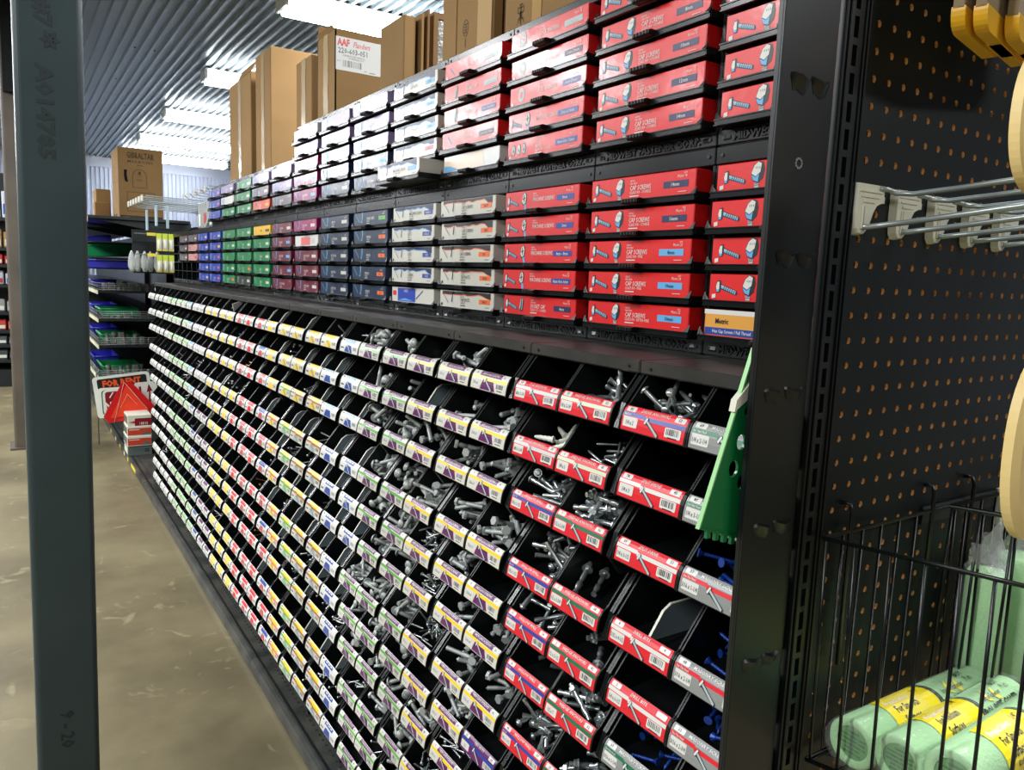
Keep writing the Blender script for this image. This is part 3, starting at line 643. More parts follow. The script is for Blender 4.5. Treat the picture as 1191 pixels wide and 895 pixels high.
LO[2]=[red('MACHINE SCREWS','','Metric 32','8mm',BLUE,S2),red('MACHINE SCREWS','','Metric 31','3mm',BLUE,S2),red('MACHINE SCREWS','','Metric 21','4mm - 8mm',BLUE,S2,WHITE,.052),red('MACHINE SCREWS','','Metric 26','4mm thru 6mm',BLUE,S2,WHITE,.052),red('SOCKET CAP','CLASS 12.9 - COARSE','Metric 36','4mm',NAVYL,(('bolt',.010,.9),('socket',.052,1.0)))]
UP[3]=[red('SET SCREWS','','Metric 50','2-8mm',STEELP,(('line',.020,.8),)),red('SOCKET CAP','CLASS 12.9','Metric 41','4mm-8mm',STEELP,(('socket',.042,1.0),)),red('SOCKET CAP','CLASS 12.9 - COARSE','Metric 44','4mm thru 8mm',BLUE,(('socket',.042,1.1),),WHITE,.054),red('WRENCHES','','Metric 46','1.5mm thru 10mm',NAVYL,(('line',.022,.9),),WHITE,.056),(C_WHT,'clear','',None)]
LO[3]=[cream('CAP SCREWS','GRADE 8',t,ORANGE,JO) for t in ('3/4-10','7/8-9','1-8')]+[cream('TAP BOLTS','GRADE 5','1/4-20',ORANGE,JO),cream('TAP BOLTS','GRADE 5','1/4-13',ORANGE,JO)]
UP[4]=[cream('CAP NUTS','','10-24',SKY,JB),cream('JAM NUTS','','5/16-18',SKY,JB),cream('STOP NUTS','','3/8-16',SKY,JB),cream('LOCK NUTS','','#8-32',PINK,JB),cream('MACHINE SCREWS','SLOTTED - FLAT','10-32 x 2',SKY,JB,tf=WHITE)]
LO[4]=[cream('MACHINE SCREWS','SLOTTED','10-24 x 1',BLUE,JB,tf=WHITE),cream('NUTS','HEX','6-32 x 2',BLUE,JB,tf=WHITE),cream('NUTS','LOCK','8-32',BLUE,JB,tf=WHITE),cream('SCREWS','MACHINE','10-24',BLUE,JB,tf=WHITE),(C_CREAM,'cream and blue','',None)]
sk=(('line',.010,1.1),('sketch',.050,1.15))
UP[5]=[dark(C_LIL,'silvery','ROD',' ',WHITE),dark(C_LIL,'silvery','KEY STOCK',' ',WHITE),dark(C_LIL,'silvery','PIPE PLUGS',' ',WHITE),dark(C_NAVY,'navy','SET SCREWS','1/4',SKY,sk),dark(C_NAVY,'navy','SET SCREWS','#10',SKY,sk)]
LO[5]=[dark(C_NAVY,'navy','THREAD SERTS','1/4',LEAF,sk),dark(C_NAVY,'navy','SPRINGS','3/16',ORANGE,sk),dark(C_NAVY,'navy','SPRINGS','1/4',ORANGE,sk),dark(C_NAVY,'navy','SPRINGS','5/16',ORANGE,sk),dark(C_NAVY,'navy','SPRINGS','3/8',ORANGE,sk)]
UP[6]=[dark(C_LIL,'silvery','CLIPS',' ',WHITE),dark(C_LIL,'silvery','SNAPS',' ',WHITE),dark(C_NAVY,'navy','CLEVIS PINS','',CREAM),dark(C_NAVY,'navy','HITCH CLIP','',CREAM),dark(C_NAVY,'navy','HITCH PIN','',CREAM)]
LO[6]=[dark(C_NAVY,'navy',t,'',CREAM) for t in ('KEEP UP','COTTER PIN','HITCH RING','SNAP RING','SAFETY PIN')]
UP[7]=[dark(C_WHT,'white','HOOKS','',LGREY),dark(C_LIL,'lilac','EYES','',LGREY),dark(C_MAG,'magenta','SHEET METAL','',CREAM),dark(C_MAG,'magenta','SELF DRILLING','',SKY),dark(C_MAG,'magenta','SELF TAPPING','',SKY)]
LO[7]=[dark(C_MAG,'magenta','TEK SCREWS','',CREAM),(C_WHT,'white and pink','',None),dark(C_MAR,'maroon','WOOD SCREWS','',CREAM),dark(C_MAR,'maroon','OVAL HEAD','',CREAM),dark(C_MAR,'maroon','ROUND HEAD','',CREAM)]
UP[8]=[dark(C_LIL,'lilac','BRASS','',None),dark(C_LIL,'lilac','HOOKS','',LGREY),dark(C_TAUPE,'taupe','SCREW EYES','',None)]
LO[8]=[dark(C_MAR,'maroon',t,'',c) for t,c in (('FLAT HEAD',CREAM),('PAN HEAD',SKY),('HEX WASHER',SKY),('LAG',SKY),('BUTTON HEAD',None))]
UP[9]=[dark(C_LIL,'lilac','NAILS','',None),dark(C_TAUPE,'taupe','BRADS','',CREAM),dark(C_ORG,'orange','TACKS','',C_YEL)]
LO[9]=[(C_YEL,'yellow','springs 12',dict(title='SPRINGS',sub='',tagc=INK,tagt='12',arts=(('line',.02,.8),),fg=INK,small=False))]+[dark(C_GRN,'green',t,'',CREAM,(('line',.016,1.0),),WHITE) for t in ('PINS','ROLL PINS','DOWELS','SPACERS')]
UP[10]=[dark(C_GRN,'green',t,'',WHITE,(('sketch',.02,1.0),),WHITE) for t in ('BUSHINGS','COLLARS','BEARINGS')]
LO[10]=[dark(C_GRN,'green',t,'',c,(('line',.016,1.0),),WHITE) for t,c in (('SLEEVES',CREAM),('UNIONS',CREAM),('RIVETS',None),('TEES',ORANGE))]+[dark(C_DKG,'dark green','ELBOWS','',CREAM,(('sketch',.02,1.0),),CREAM)]
UP[11]=[dark(C_LIL,'pale blue','LAMP PARTS','',WHITE),dark(C_WHT,'white','FINIALS','',None),dark(C_GRN,'green','NIPPLES','',WHITE,(('line',.016,1.0),),WHITE)]
LO[11]=[dark(C_GRN,'green',t,'',c,(('sketch',.02,1.0),),WHITE) for t,c in (('CABLE CLAMPS',None),('THIMBLES',CREAM),('STOPS',None),('FERRULES',CREAM),('TERMINALS',ORANGE))]
UP[12]=[dark(C_BLU,'blue',t,'',c,(('sketch',.02,1.0),),WHITE) for t,c in (('FUSES',PINK),('LUGS',PINK),('SPLICES',None))]
LO[12]=[dark(C_BLU,'blue',t,'',c,(('sketch',.02,1.1),),WHITE) for t,c in (('U-BOLTS',CREAM),('EYE BOLTS',YELLOW),('J-BOLTS',PINK),('S-HOOKS',PINK),('GATE HOOKS',PINK))]
LO[13]=[dark(C_BLU,'blue',t,'',CREAM,(('sketch',.02,1.1),),WHITE) for t in ('RINGS','LINKS','SNAPS','HASPS','CHAIN')]
LO[14]=[dark(C_TAUPE,'taupe','GLIDES','',CREAM),dark(C_PNK,'rose','BUMPERS','',None),(C_PNK,'rose and white','tips',dict(title='TIPS',arts=(),tagc=RED,small=False)),None,None]
LO[15]=[dark(C_TAUPE,'taupe',t,'',CREAM) for t in ('CASTERS','FELT','LEVELERS')]+[None,None]
LO[16]=[None]*5
def special(kind,base):
    p=Print(); U=BXW; p.rect(.0015,.0015,U-.0015,BXH-.0015,base,.3)
    if kind==(0,'lower',4):   # the orange and blue carton under a clear lip
        p.rect(.002,.0075,U-.002,.0170,BLUE,1); p.rect(.002,.0170,U-.002,.0345,mat('label_amber',(222,160,72),.34,coat=.5,coat_rough=.22),1); p.rect(0,.0345,U,.0405,WHITE,1)
        p.text('Metric',.020,.0225,.0068,INK,3,.06,'l',.02); p.text('Hex Cap Screws / Full Thread',.016,.0105,.0042,WHITE,3,.11,'l',.015); p.rect(.085,.0362,.095,.0385,INK,2)
    elif kind==(3,'upper',4):
        p.rect(.004,.009,U-.06,.038,mat('label_peach',(236,208,184),.34,coat=.5,coat_rough=.22),1); p.poly([(.004,.009),(.07,.009),(.03,.019),(.004,.021)],SKY,2); p.text('4.9',.018,.0255,.006,LGREY,3,.03)
    elif kind==(4,'lower',4):
        p.rect(.034,.0075,.130,.0385,C_BLU,1); p.text('RIVETS',.082,.029,.006,WHITE,3,.07,'c'); p.rect(.006,.0205,.026,.0315,RED,1); p.poly([(.132,.016),(.134,.014),(.170,.034),(.168,.036)],BLUE,2); p.poly([(.040,.010),(.075,.015),(.12,.010)],SKY,2)
    else:
        p.rect(.06,.010,.15,.034,PINK,1); p.rect(.155,.015,.19,.030,LGREY,1)
    mb=MB(); p.apply(mb,facing_aisle(-.0172,U/2,.0024)); return mb.mesh('printed_label')
pulled={(4,'upper',4):.040,(1,'upper',0):.004,(3,'lower',2):.004,(0,'lower',4):.004}
def column_word(j): return 'next to the end panel' if j==0 else '%s column from the end panel'%ORD[j]
seed=0
for j in range(17):
    y=CY0-CW/2+CW*j
    for level in ('lower','upper'):
        rows=(LO if level=='lower' else UP).get(j)
        if rows is None: continue
        kind='lower' if level=='lower' else ('upper' if j<8 else 'short')
        fm,N,h=FR[kind]; z0=ZB0 if level=='lower' else ZM0+.0003
        t=thing('drawer_cabinet','black plastic cabinet of %s drawers, %s tier, %s'%('five' if N==5 else 'three',level,column_word(j)),'cabinet',(XD,y,z0),'black drawer cabinets')
        obj('cabinet_frame',fm,t); obj('raised_lettering',NAMEP,t)
        for k in range(N):
            zc=.0211+(N-1-k)*PITCH; item=rows[k]
            if item is None: 
                continue
            px=-pulled.get((j,level,k),R_.choice((0,0,.0015,-.0015,.003)))
            d=obj('drawer',DRW,t,(px,0,zc)); obj('pull',PUL,d,(0,R_.uniform(-.001,.001),0))
            m,cw,txt,sp=item; seed+=1
            o=obj('fastener_box',carton(m),None,(XD+px,y+R_.uniform(-.0012,.0012),z0+zc))
            if j==0: lb='%s carton of big-bolt picture, %s drawer of %s tier beside the end panel'%(cw,ORD[k],level)
            elif sp is None: lb='%s carton, %s drawer of the %s tier, %s'%(cw,ORD[k],level,column_word(j))
            else: lb='%s %s carton, %s drawer of %s tier, %s'%(cw,txt.strip().split(' ')[0] if len(txt.split())>2 else txt.strip(),ORD[k],level,'%s column from end'%ORD[j])
            if sp is None and j==0: lb='amber and blue carton in lowest drawer beside the end panel'
            tag(o,lb,'box','cartons in the drawers')
            if sp is None: obj('printed_label',special((j,level,k),m),o)
            else:
                sp=dict(sp); sp['seed']=seed*7+j
                obj('printed_label',box_print(m,**sp),o)
        if rows.count(None):     # empty cubby holes: a grid of dividers
            mb=MB(); w=CW/2-.006
            for k in range(N):
                if rows[k] is None:
                    zc=.0211+(N-1-k)*PITCH; mb.box((-.001,-w,zc-.002),(.03,w,zc+.002),BLKF); mb.box((.0,-.002,zc),(.20,.002,zc+PITCH),BLKF)
            mb.build('empty_slots',t)

# ================================================================ the end of the gondola: panel, slotted post, pegboard
YP=.4640
t=thing('end_panel','flat black steel end panel with pressed tabs beside the pegboard','panel',(.5735,YP,0))
def loc(mb,name,par,base): 
    mb.v=[(x-base[0],y-base[1],z-base[2]) for x,y,z in mb.v]; return mb.build(name,par)
base=(.5735,YP,0)
mb=MB(); mb.bbox((.5735,YP,.04),(.650,YP+.0033,2.2),STEEL,.0008); mb.box((.5735,YP+.003,.04),(.5755,YP+.0075,2.2),STEEL); loc(mb,'face_sheet',t,base)
for z,kinds in ((1.437,'LL'),(1.281,'ll'),(1.153,'ll'),(1.021,'ld'),(.882,'ll')):
    for i,ch in enumerate(kinds):
        x=.5865+i*.0290; mb=MB(); w=.027; d=.0052 if ch=='L' else .0030; n=10; rows=4; V=[]; hh=.013 if ch=='L' else .011
        for q in range(rows+1):
            b=q/rows
            for k in range(n+1):
                a=k/n; bul=math.sin(PI*a)**.7*d*(1-b)**1.4; V.append((x+w*(a*(1-.35*b)+.17*b),YP-.0004-bul,z+.0016*math.sin(6*a+i)-hh*b))
        edge=[(x+w*k/n,YP+.0002,z+.0025+.0016*math.sin(6*k/n+i)) for k in range(n+1)]
        F=[(q*(n+1)+k,q*(n+1)+k+1,(q+1)*(n+1)+k+1,(q+1)*(n+1)+k) for q in range(rows) for k in range(n)]
        mb.add(V,F,STEEL,True); mb.add(V[:n+1]+edge,[(n+1+k,n+2+k,k+1,k) for k in range(n)],STEEL,True)
        loc(mb,'pressed_tab',t,base)
mb=MB()
for k in range(10):
    a=2*PI*k/10; mb.box((.607+.0042*math.cos(a)-.001,YP-.0012,1.363+.0042*math.sin(a)-.001),(.607+.0042*math.cos(a)+.001,YP,1.363+.0042*math.sin(a)+.001),ZINC)
loc(mb,'punched_ring',t,base)
# slotted post with real slots
t=thing('slotted_post','black slotted steel post between the flat end panel and the pegboard','post',(.6535,YP,0)); base=(.6535,YP,0)
mb=MB(); y0,y1=YP-.0024,YP+.0030
mb.box((.6535,y0,.04),(.6685,y1,2.2),STEEL); mb.box((.6755,y0,.04),(.6915,y1,2.2),STEEL)
for x in (.6535,.6600,.6840,.6895): mb.bbox((x,y0-.0022,.04),(x+.0022,y0+.0002,2.2),STEEL,.0007)
z=1.2648-.0254*40
while z<2.0:
    mb.box((.6685,y0,z-.0254+.0095),(.6755,y1,z-.0095),STEEL); z+=.0254
loc(mb,'post_channel',t,base)
mb=MB(); mb.box((.664,YP+.0030,.04),(.680,YP+.0034,2.2),INKHOLE); loc(mb,'slot_backing',t,base)
# pegboard
PEG=mat('black_pegboard',(13,20,20),.45,bump=(90,.12),spec=.3); CORE=mat('hardboard_core',(226,168,98),.7)
t=thing('pegboard','black pegboard with rows of tan-edged holes on the gondola end','pegboard',(.6925,YP,1.0)); base=(.6925,YP,1.0)
mb=MB(); hr=.0036; th=.0016; d=.0032
for i in range(-12,29):
    zc=H+.0258-.0254*i
    for j in range(0,25):
        xc=.7103+.0254*j; h=.0127; o=[]; q=[]
        for k in range(8):
            a=PI/8+2*PI*k/8; o.append((xc+hr*math.cos(a),zc+hr*math.sin(a)))
        q=[(xc+h,zc+h*.4142),(xc+h*.4142,zc+h),(xc-h*.4142,zc+h),(xc-h,zc+h*.4142),(xc-h,zc-h*.4142),(xc-h*.4142,zc-h),(xc+h*.4142,zc-h),(xc+h,zc-h*.4142)]
        cn=[(xc+h,zc+h),(xc-h,zc+h),(xc-h,zc-h),(xc+h,zc-h)]
        P=[(a,YP,b) for a,b in o]+[(a,YP,b) for a,b in q]+[(a,YP,b) for a,b in cn]
        # o[k] sits at 22.5+45k degrees; q in the same order
        F=[(k,(k+1)%8,8+(k+1)%8,8+k) for k in range(8)]
        F+=[(8,16,9),(10,17,11),(12,18,13),(14,19,15)]
        mb.add(P,F,PEG)
        W=[(a,YP,b) for a,b in o]+[(a,YP+d,b) for a,b in o]
        mb.add(W,[(k,8+k,8+(k+1)%8,(k+1)%8) for k in range(8)]+[tuple(range(8,16))],CORE)
mb.box((.6925,YP,H-.71),(.6976,YP+d,H+.3433),PEG); mb.box((.6925,YP+d,H-.71),(1.33,YP+d+.0004,H+.3433),PEG)
loc(mb,'punched_board',t,base)
mb=MB(); mb.prism([(YP+.0002,.980),(YP-.0022,.981),(YP-.0030,.999),(YP-.0012,1.0015),(YP+.0002,1.0015)],.885,1.33,STEEL,'x'); loc(mb,'joint_rail',t,base)

# ---------------------------------------------------------------- scanner hooks on the pegboard
def hook(x,z,lb):
    t=thing('peg_hook',lb,'hook',(x,YP,z),'wire hooks with ivory backs')
    mb=MB(); s=1.0
    pf=[(0,0),(.046,0),(.046,-.011),(.0475,-.011),(.0475,-.0175),(.042,-.0178),(.034,-.021),(.029,-.028),(.022,-.044),(.014,-.0505),(.006,-.050),(.002,-.045),(0,-.030)]
    V=[(a,-.0005,b) for a,b in pf]+[(.022+(a-.022)*.93,-.0085,-.020+(b+.020)*.95) for a,b in pf]; n=len(pf)
    mb.add(V,[tuple(range(n,2*n)),tuple(range(n-1,-1,-1))]+[(i,(i+1)%n,(i+1)%n+n,i+n) for i in range(n)],IVORY)
    for k,(a,b,c) in enumerate(((.004,.041,-.0075),(.007,.036,-.0125),(.010,.029,-.0175))): mb.box((a,-.0097,c-.0012),(b,-.0080,c+.0012),IVORY)
    for a in (.009,.0125): mb.box((a,-.0098,-.044),(a+.0015,-.0080,-.022),IVORY)
    mb.build('hook_back',t)
    mb=MB(); mb.tube([(.036,-.009,-.004),(.048,-.010,-.004),(.055,-.014,-.0068),(.0575,-.030,-.0085),(.0575,-.07,-.0062),(.0575,-.36,.016)],.0026,GREYW,8)
    mb.tube([(.0575,-.36,.016),(.0575,-.364,.005),(.0575,-.366,-.02)],.0022,GREYW,6); mb.build('price_wire',t)
    mb=MB(); mb.tube([(.012,-.008,-.042),(.016,-.012,-.0425),(.022,-.025,-.0405),(.0225,-.05,-.0385),(.0225,-.34,-.010)],.0028,GREYW,8)
    mb.tube([(.0225,-.34,-.010),(.0225,-.35,-.007),(.0225,-.356,.004)],.0028,GREYW,8); mb.build('peg_wire',t)
for k,x in enumerate((.6895,.7570,.8270,.8990,.9690)): hook(x,1.3545-.0006*k,'ivory-backed wire hook on the pegboard, %s'%(['nearest the slotted post','second from the slotted post','third from the slotted post','fourth from the slotted post','fifth, at the right edge'][k]))
hook(1.062,1.003,'ivory-backed wire hook low on the pegboard behind the bagged green rollers')

# ---------------------------------------------------------------- wire basket with roller covers
def basket(x0,x1,lb):
    t=thing('wire_basket',lb,'basket',(x0,.455,.757),'wire baskets on the pegboard')
    O=Vector((x0,.455,.757)); yf=.165
    rim=lambda y:.9986+(.455-y)*.092; flo=lambda y:.757+(.42-y)*.2; tx=.008
    def tb(mb,pts,r,n=6): mb.tube([Vector(p)-O for p in pts],r,WIRE,n)
    mb=MB(); tb(mb,[(x0,.455,rim(.455)),(x0,yf,rim(yf)),(x1,yf,rim(yf)),(x1,.455,rim(.455)),(x0,.455,rim(.455))],.0024); 
    mb.build('top_rim',t); mb=MB(); tb(mb,[(x0+tx,.455,flo(.455)),(x0+tx,yf,flo(yf)),(x1-tx,yf,flo(yf)),(x1-tx,.455,flo(.455)),(x0+tx,.455,flo(.455))],.0024); mb.build('bottom_rim',t)
    mb=MB(); ys=[.4506,.4190,.3828,.3502,.3191,.2910,.262,.232,.202]
    for y in ys:
        for x,s in ((x0,1),(x1,-1)): tb(mb,[(x,y,rim(y)),(x+s*tx,y,flo(y))],.0017)
        tb(mb,[(x0+tx,y,flo(y)),(x1-tx,y,flo(y))],.0017)
    n=int((x1-x0)/.033)
    for k in range(1,n):
        x=x0+(x1-x0)*k/n
        tb(mb,[(x,.455,rim(.455)),(x,.455,flo(.455)),(x,yf,flo(yf)),(x,yf,rim(yf))],.0017)
    mb.build('wire_grid',t)
    for x in (x0+.045,x0+.205):
        mb=MB(); tb(mb,[(x,.4535,flo(.455)+.1),(x,.4535,1.020),(x-.002,.4560,1.0285),(x-.004,.4615,1.029),(x-.004,.4680,1.027)],.0024); mb.build('hanging_hook',t)
    return t
basket(.686,.930,'black wire basket holding three wrapped roller covers on the pegboard')
basket(.937,1.190,'black wire basket at the right edge holding the upright roller covers')
NAP=mat('pale_green_nap',(160,206,150),.9,bump=(300,.5),bump_dist=.002); COREG=mat('green_card_core',(88,142,80),.7); FILM=mat('clear_wrap',(240,248,244),.12,alpha=.09,bump=(45,.9),bump_dist=.004,coat=.3)
def paper(n,rgb): return mat('wrap_print_'+n,rgb,.4,coat=.4)
WY,WK,WW=paper('yellow',(250,226,20)),paper('black',(24,28,26)),paper('white',(246,246,238))
def roller(name,lb,p0,ln,r,yaw,lines,brand,turn=50,pitch=0.0):
    t=thing(name,lb,'roller cover',p0,'wrapped roller covers'); t.rotation_euler=(0,-pitch,yaw)
    mb=MB(); mb.lathe([(r*.66,.004),(r*.9,.0005),(r,.004),(r,ln-.004),(r*.9,ln-.0005),(r*.66,ln-.004)],(0,0,0),(1,0,0),32,NAP,True,False); mb.lathe([(r*.66,.004),(r*.66,ln-.004)],(0,0,0),(1,0,0),32,COREG,True,False); mb.build('nap_sleeve',t)
    mb=MB(); mb.lathe([(r*.66,.005),(r*.66,.0058)],(0,0,0),(1,0,0),32,COREG,False)
    p=Print()
    for k,s in enumerate(('CLEANUP:','THOROUGHLY CLEAN','IN WARM SOAPY WATER,','RINSE AND STAND ON','END TO DRY','MADE IN U.S.A.')): p.text(s,0,r*.36-k*r*.17,r*.085,WK,1,r*1.05,'c',.015,sx=.9)
    p.apply(mb,lambda u,v,L:(.0048,-u,v)); mb.build('end_card',t)
    a0=math.radians(turn)
    def wrap(u,v,L): a=a0+v/r; rr=r+.0008+.00025*L; return (u,-rr*math.cos(a),rr*math.sin(a))
    p=Print(); n=10; hv=r*1.15
    for k in range(n): p.rect(.050,-hv+2*hv*k/n,.122,-hv+2*hv*(k+1)/n,WY,1)
    for k in range(n):
        v0,v1=-hv+2*hv*k/n,-hv+2*hv*(k+1)/n; c=lambda v:.122+.010*(1-(v/hv)**2)
        p.poly([(.122,v0),(c(v0),v0),(c(v1),v1),(.122,v1)],WY,1); p.poly([(c(v0)+.001,v0),(c(v0)+.0035,v0),(c(v1)+.0035,v1),(c(v1)+.001,v1)],WK,1); p.poly([(c(v0)+.0045,v0),(c(v0)+.007,v0),(c(v1)+.007,v1),(c(v1)+.0045,v1)],WK,1)
    p.text('Project Select',.056,.014,.0062,WW,2,.058,'l',.02,sx=.8); p.text(lines[0],.062,.003,.0078,WK,2,.055,'l',.02,sx=.72); p.text(lines[1],.066,-.009,.0078,WK,2,.050,'l',.02,sx=.72); p.text(lines[2],.070,-.018,.0056,WK,2,.050,'l',.01,sx=.72)
    p.text('1/4"',.108,.016,.0062,WK,2,.014,'l',.01)
    p.text(brand,.138,-.012,.0086,WK,2,.075,'l',.03,sx=.74); p.text('Interior Exterior',.146,.002,.0056,WK,2,.05,'l',.01,sx=.75)
    p.poly([(.155,.004),(.160,.012),(.166,.016),(.163,.008),(.166,-.002),(.160,.000)],WY,1); p.poly([(.172,.002),(.177,.010),(.182,.013),(.180,.006),(.182,-.003),(.176,-.002)],WY,1)
    p.text('EASY',.188,.013,.006,WK,2,.03,'l',.02); p.text('9 in',.196,.004,.007,WK,2,.03,'l',.01)
    mb=MB(); p.apply(mb,wrap); o=mb.build('wrap_print',t)
    mb=MB(); pr=[(r*.5,-.006),(r*1.0,-.005),(r*1.06,.002)]+[(r*(1.05+.03*math.sin(k*2.1)),.002+(ln)*k/10) for k in range(1,10)]+[(r*1.06,ln+.002),(r*.9,ln+.008),(r*.5,ln+.010)]
    mb.lathe(pr,(0,0,0),(1,0,0),24,FILM,True,True); mb.build('clear_wrap',t)
roller('roller_cover','wrapped pale green roller cover in the basket, against the pegboard',(.708,.4160,.7850),.236,.0265,-.02,('For Smooth','Surfaces','Interior Walls'),'ROL-RITE COVER',55)
roller('roller_cover','wrapped pale green roller cover lying in the middle of the basket',(.706,.3655,.7955),.232,.0250,.02,('for Medium','Surfaces','Walls'),'ROL-RITE COVER',62)
roller('roller_cover','wrapped pale green roller cover in the basket, nearest the camera',(.704,.3130,.8090),.236,.0275,.04,('For Smooth','Surfaces','Kitchen Appliance'),'ROL-RITE COVER',46)
FILM2=mat('crumpled_clear_bag',(236,240,238),.1,alpha=.30,bump=(60,1.0),bump_dist=.005,coat=.5)
def upright(x,y,z,ln,r,lb,fl):
    t=thing('roller_cover',lb,'roller cover',(x,y,z),'wrapped roller covers')
    mb=MB(); mb.lathe([(r*.66,0),(r*.92,0),(r,.004),(r,ln-.004),(r*.92,ln),(r*.66,ln)],(0,0,0),(0,0,1),28,NAP); mb.build('nap_sleeve',t)
    mb=MB(); L=36; V=[];F=[]
    hs=[(-.002,1.06,1),(ln*.35,1.07,1),(ln*.75,1.09,1),(ln+.002,1.13,.95),(ln+.014,1.25,.5),(ln+.034,1.55,.14),(ln+.050,1.70,.05)]
    for i,(h,f,sq) in enumerate(hs):
        for k in range(L):
            a=2*PI*k/L; w=.0010*math.sin(7*a+i*2.3)+.0007*math.sin(13*a+i)
            V.append((r*f*math.cos(a)-(fl*.012 if i>4 else 0)+w,r*f*sq*math.sin(a)+w*1.6,h+(fl*.012*math.cos(a)+.004*math.sin(4*a) if i>3 else 0)))
    for i in range(len(hs)-1):
        for k in range(L): F.append((i*L+k,i*L+(k+1)%L,(i+1)*L+(k+1)%L,(i+1)*L+k))
    mb.add(V[:4*L],F[:3*L],FILM,True); mb.add(V,[f for f in F[3*L:]],FILM2,True); mb.build('clear_wrap',t)
upright(.968,.420,.795,.128,.0225,'bagged green roller cover standing upright, left of the pair',1)
upright(1.028,.408,.785,.150,.0270,'bagged green roller cover standing upright at the right edge',-1)
# ---------------------------------------------------------------- green adhesive spreader hung behind the panel edge
def flat_holes(outer,holes,depth):
    c=bpy.data.curves.new('outline','CURVE'); c.dimensions='2D'; c.fill_mode='BOTH'; c.extrude=depth; c.bevel_depth=.0004
    for pts in [outer]+holes:
        s=c.splines.new('POLY'); s.points.add(len(pts)-1); s.use_cyclic_u=True
        for q,(a,b) in zip(s.points,pts): q.co=(a,b,0,1)
    o=bpy.data.objects.new('outline',c); me=bpy.data.meshes.new_from_object(o); V=[v.co.copy() for v in me.vertices]; F=[tuple(p.vertices) for p in me.polygons]
    bpy.data.objects.remove(o); bpy.data.curves.remove(c); bpy.data.meshes.remove(me); return V,F
GRN=mat('green_plastic',(8,118,62),.38,coat=.2); GRNL=mat('pale_green_plastic',(150,206,140),.45)
t=thing('notched_spreader','green notched plastic spreader hanging behind the edge of the end panel','spreader',(.55,.4785,1.10))
circ=lambda a,b,r,e=1.25:[(a+r*math.cos(2*PI*k/16),b+r*e*math.sin(2*PI*k/16)) for k in range(16)]
out=[(.5845,1.1925),(.6000,1.1900),(.6080,1.0010),(.5270,1.0270)]
V,F=flat_holes([(a-.55,b-1.10) for a,b in out],[circ(a-.55,b-1.10,r) for a,b,r in ((.5815,1.1330,.0045),(.5760,1.1035,.0065),(.5680,1.0785,.0068),(.5805,1.0640,.0060))],.0012)
mb=MB(); mb.add([(v.x,-v.z,v.y) for v in V],F,GRN)
mb.prism([(-.0230,-.0730),(-.0250,-.0745),(.0330,.0935),(.0350,.0930)],-.0030,.0016,GRNL); mb.prism([(-.0230,-.0730),(-.0240,-.0745),(.058,-.1005),(.058,-.0985)],-.0030,.0016,GRN); mb.build('spreader_plate',t)
for k in range(6):
    mb=MB(); a=-.013+k*.0115; z=-.0765-.0037*k; mb.box((a,-.0024,z-.009),(a+.0052,.0010,z+.001),GRN); mb.build('notch_tooth',t)
mb=MB(); mb.prism([(.0100,.0340),(.0330,.0480),(.0330,.0640),(.0120,.0450)],-.0042,.0028,IVORY); mb.build('hang_strap',t)

# ---------------------------------------------------------------- yellow-edged floats and cream packs hanging on the right
def rounded(w,h,r,n=6):
    p=[]
    for cx,cy,a0 in ((w-r,h-r,0),(r,h-r,90),(r,r,180),(w-r,r,270)):
        for k in range(n+1):
            a=math.radians(a0+90*k/n); p.append((cx+r*math.cos(a),cy+r*math.sin(a)))
    return p
TAUPE=mat('taupe_foam',(146,128,96),.8); YEL=mat('yellow_plastic',(238,180,26),.42,coat=.2); CRM=mat('cream_plastic',(236,208,140),.45,coat=.2)
def float_(x,y,z,lb):
    t=thing('grout_float',lb,'float',(x,y,z),'yellow-edged floats'); t.rotation_euler=(0,0,.21)
    pf=rounded(.125,.26,.017); mb=MB(); mb.prism([(a,b) for a,b in pf if b>.019]+[(0,.0195),(.125,.0195)],-.0045,.0045,TAUPE); mb.build('float_body',t)
    lo=[(a,b) for a,b in pf if b<=.018]; mb=MB(); mb.prism([(0,.021)]+lo+[(.125,.021)],-.0058,.0058,YEL); mb.build('yellow_pad',t)
for k,(x,y,z) in enumerate(((.7295,.400,1.487),(.741,.386,1.487),(.781,.396,1.487),(.786,.380,1.487),(.832,.390,1.487))): float_(x,y,z,'taupe float with yellow rounded edge hanging at top right, '+['farthest left','second from left','middle one','fourth from left','at the frame edge'][k])
def pack(x,z,w,h,lb,yellow):
    t=thing('oval_handle',lb,'handle',(x,.300,z))
    n=56; el=lambda s:[(w*s*math.copysign(abs(math.cos(2*PI*k/n))**.8,math.cos(2*PI*k/n)),h*s*math.copysign(abs(math.sin(2*PI*k/n))**.9,math.sin(2*PI*k/n))) for k in range(n)]
    o=el(1); i=el(.88); V=[(a,.004,b) for a,b in o]+[(a,-.004,b) for a,b in o]+[(a,-.008,b) for a,b in i]
    mb=MB(); mb.add(V,[tuple(range(n))]+[(k,(k+1)%n,n+(k+1)%n,n+k) for k in range(n)]+[(n+k,n+(k+1)%n,2*n+(k+1)%n,2*n+k) for k in range(n)]+[tuple(range(2*n,3*n))],CRM,False); mb.build('oval_rim',t)
    if yellow:
        mb=MB(); mb.prism([(a*.80,b*.86) for a,b in o],-.0100,-.0078,YEL); 
        for zz in (.030,.012): mb.box((-w*.75,-.0106,zz),(w*.4,-.0098,zz+.009),INKHOLE)
        mb.build('yellow_card',t)
    else:
        mb=MB(); mb.tube([(-w*.62,-.0085,h*.35),(-w*.70,-.0085,h*.55),(-w*.55,-.0085,h*.72),(-w*.2,-.0085,h*.78)],.0014,CRM,6); mb.build('molded_ridge',t)
pack(.6985,1.388,.056,.058,'cream oval handle with yellow card at upper right frame edge',True)
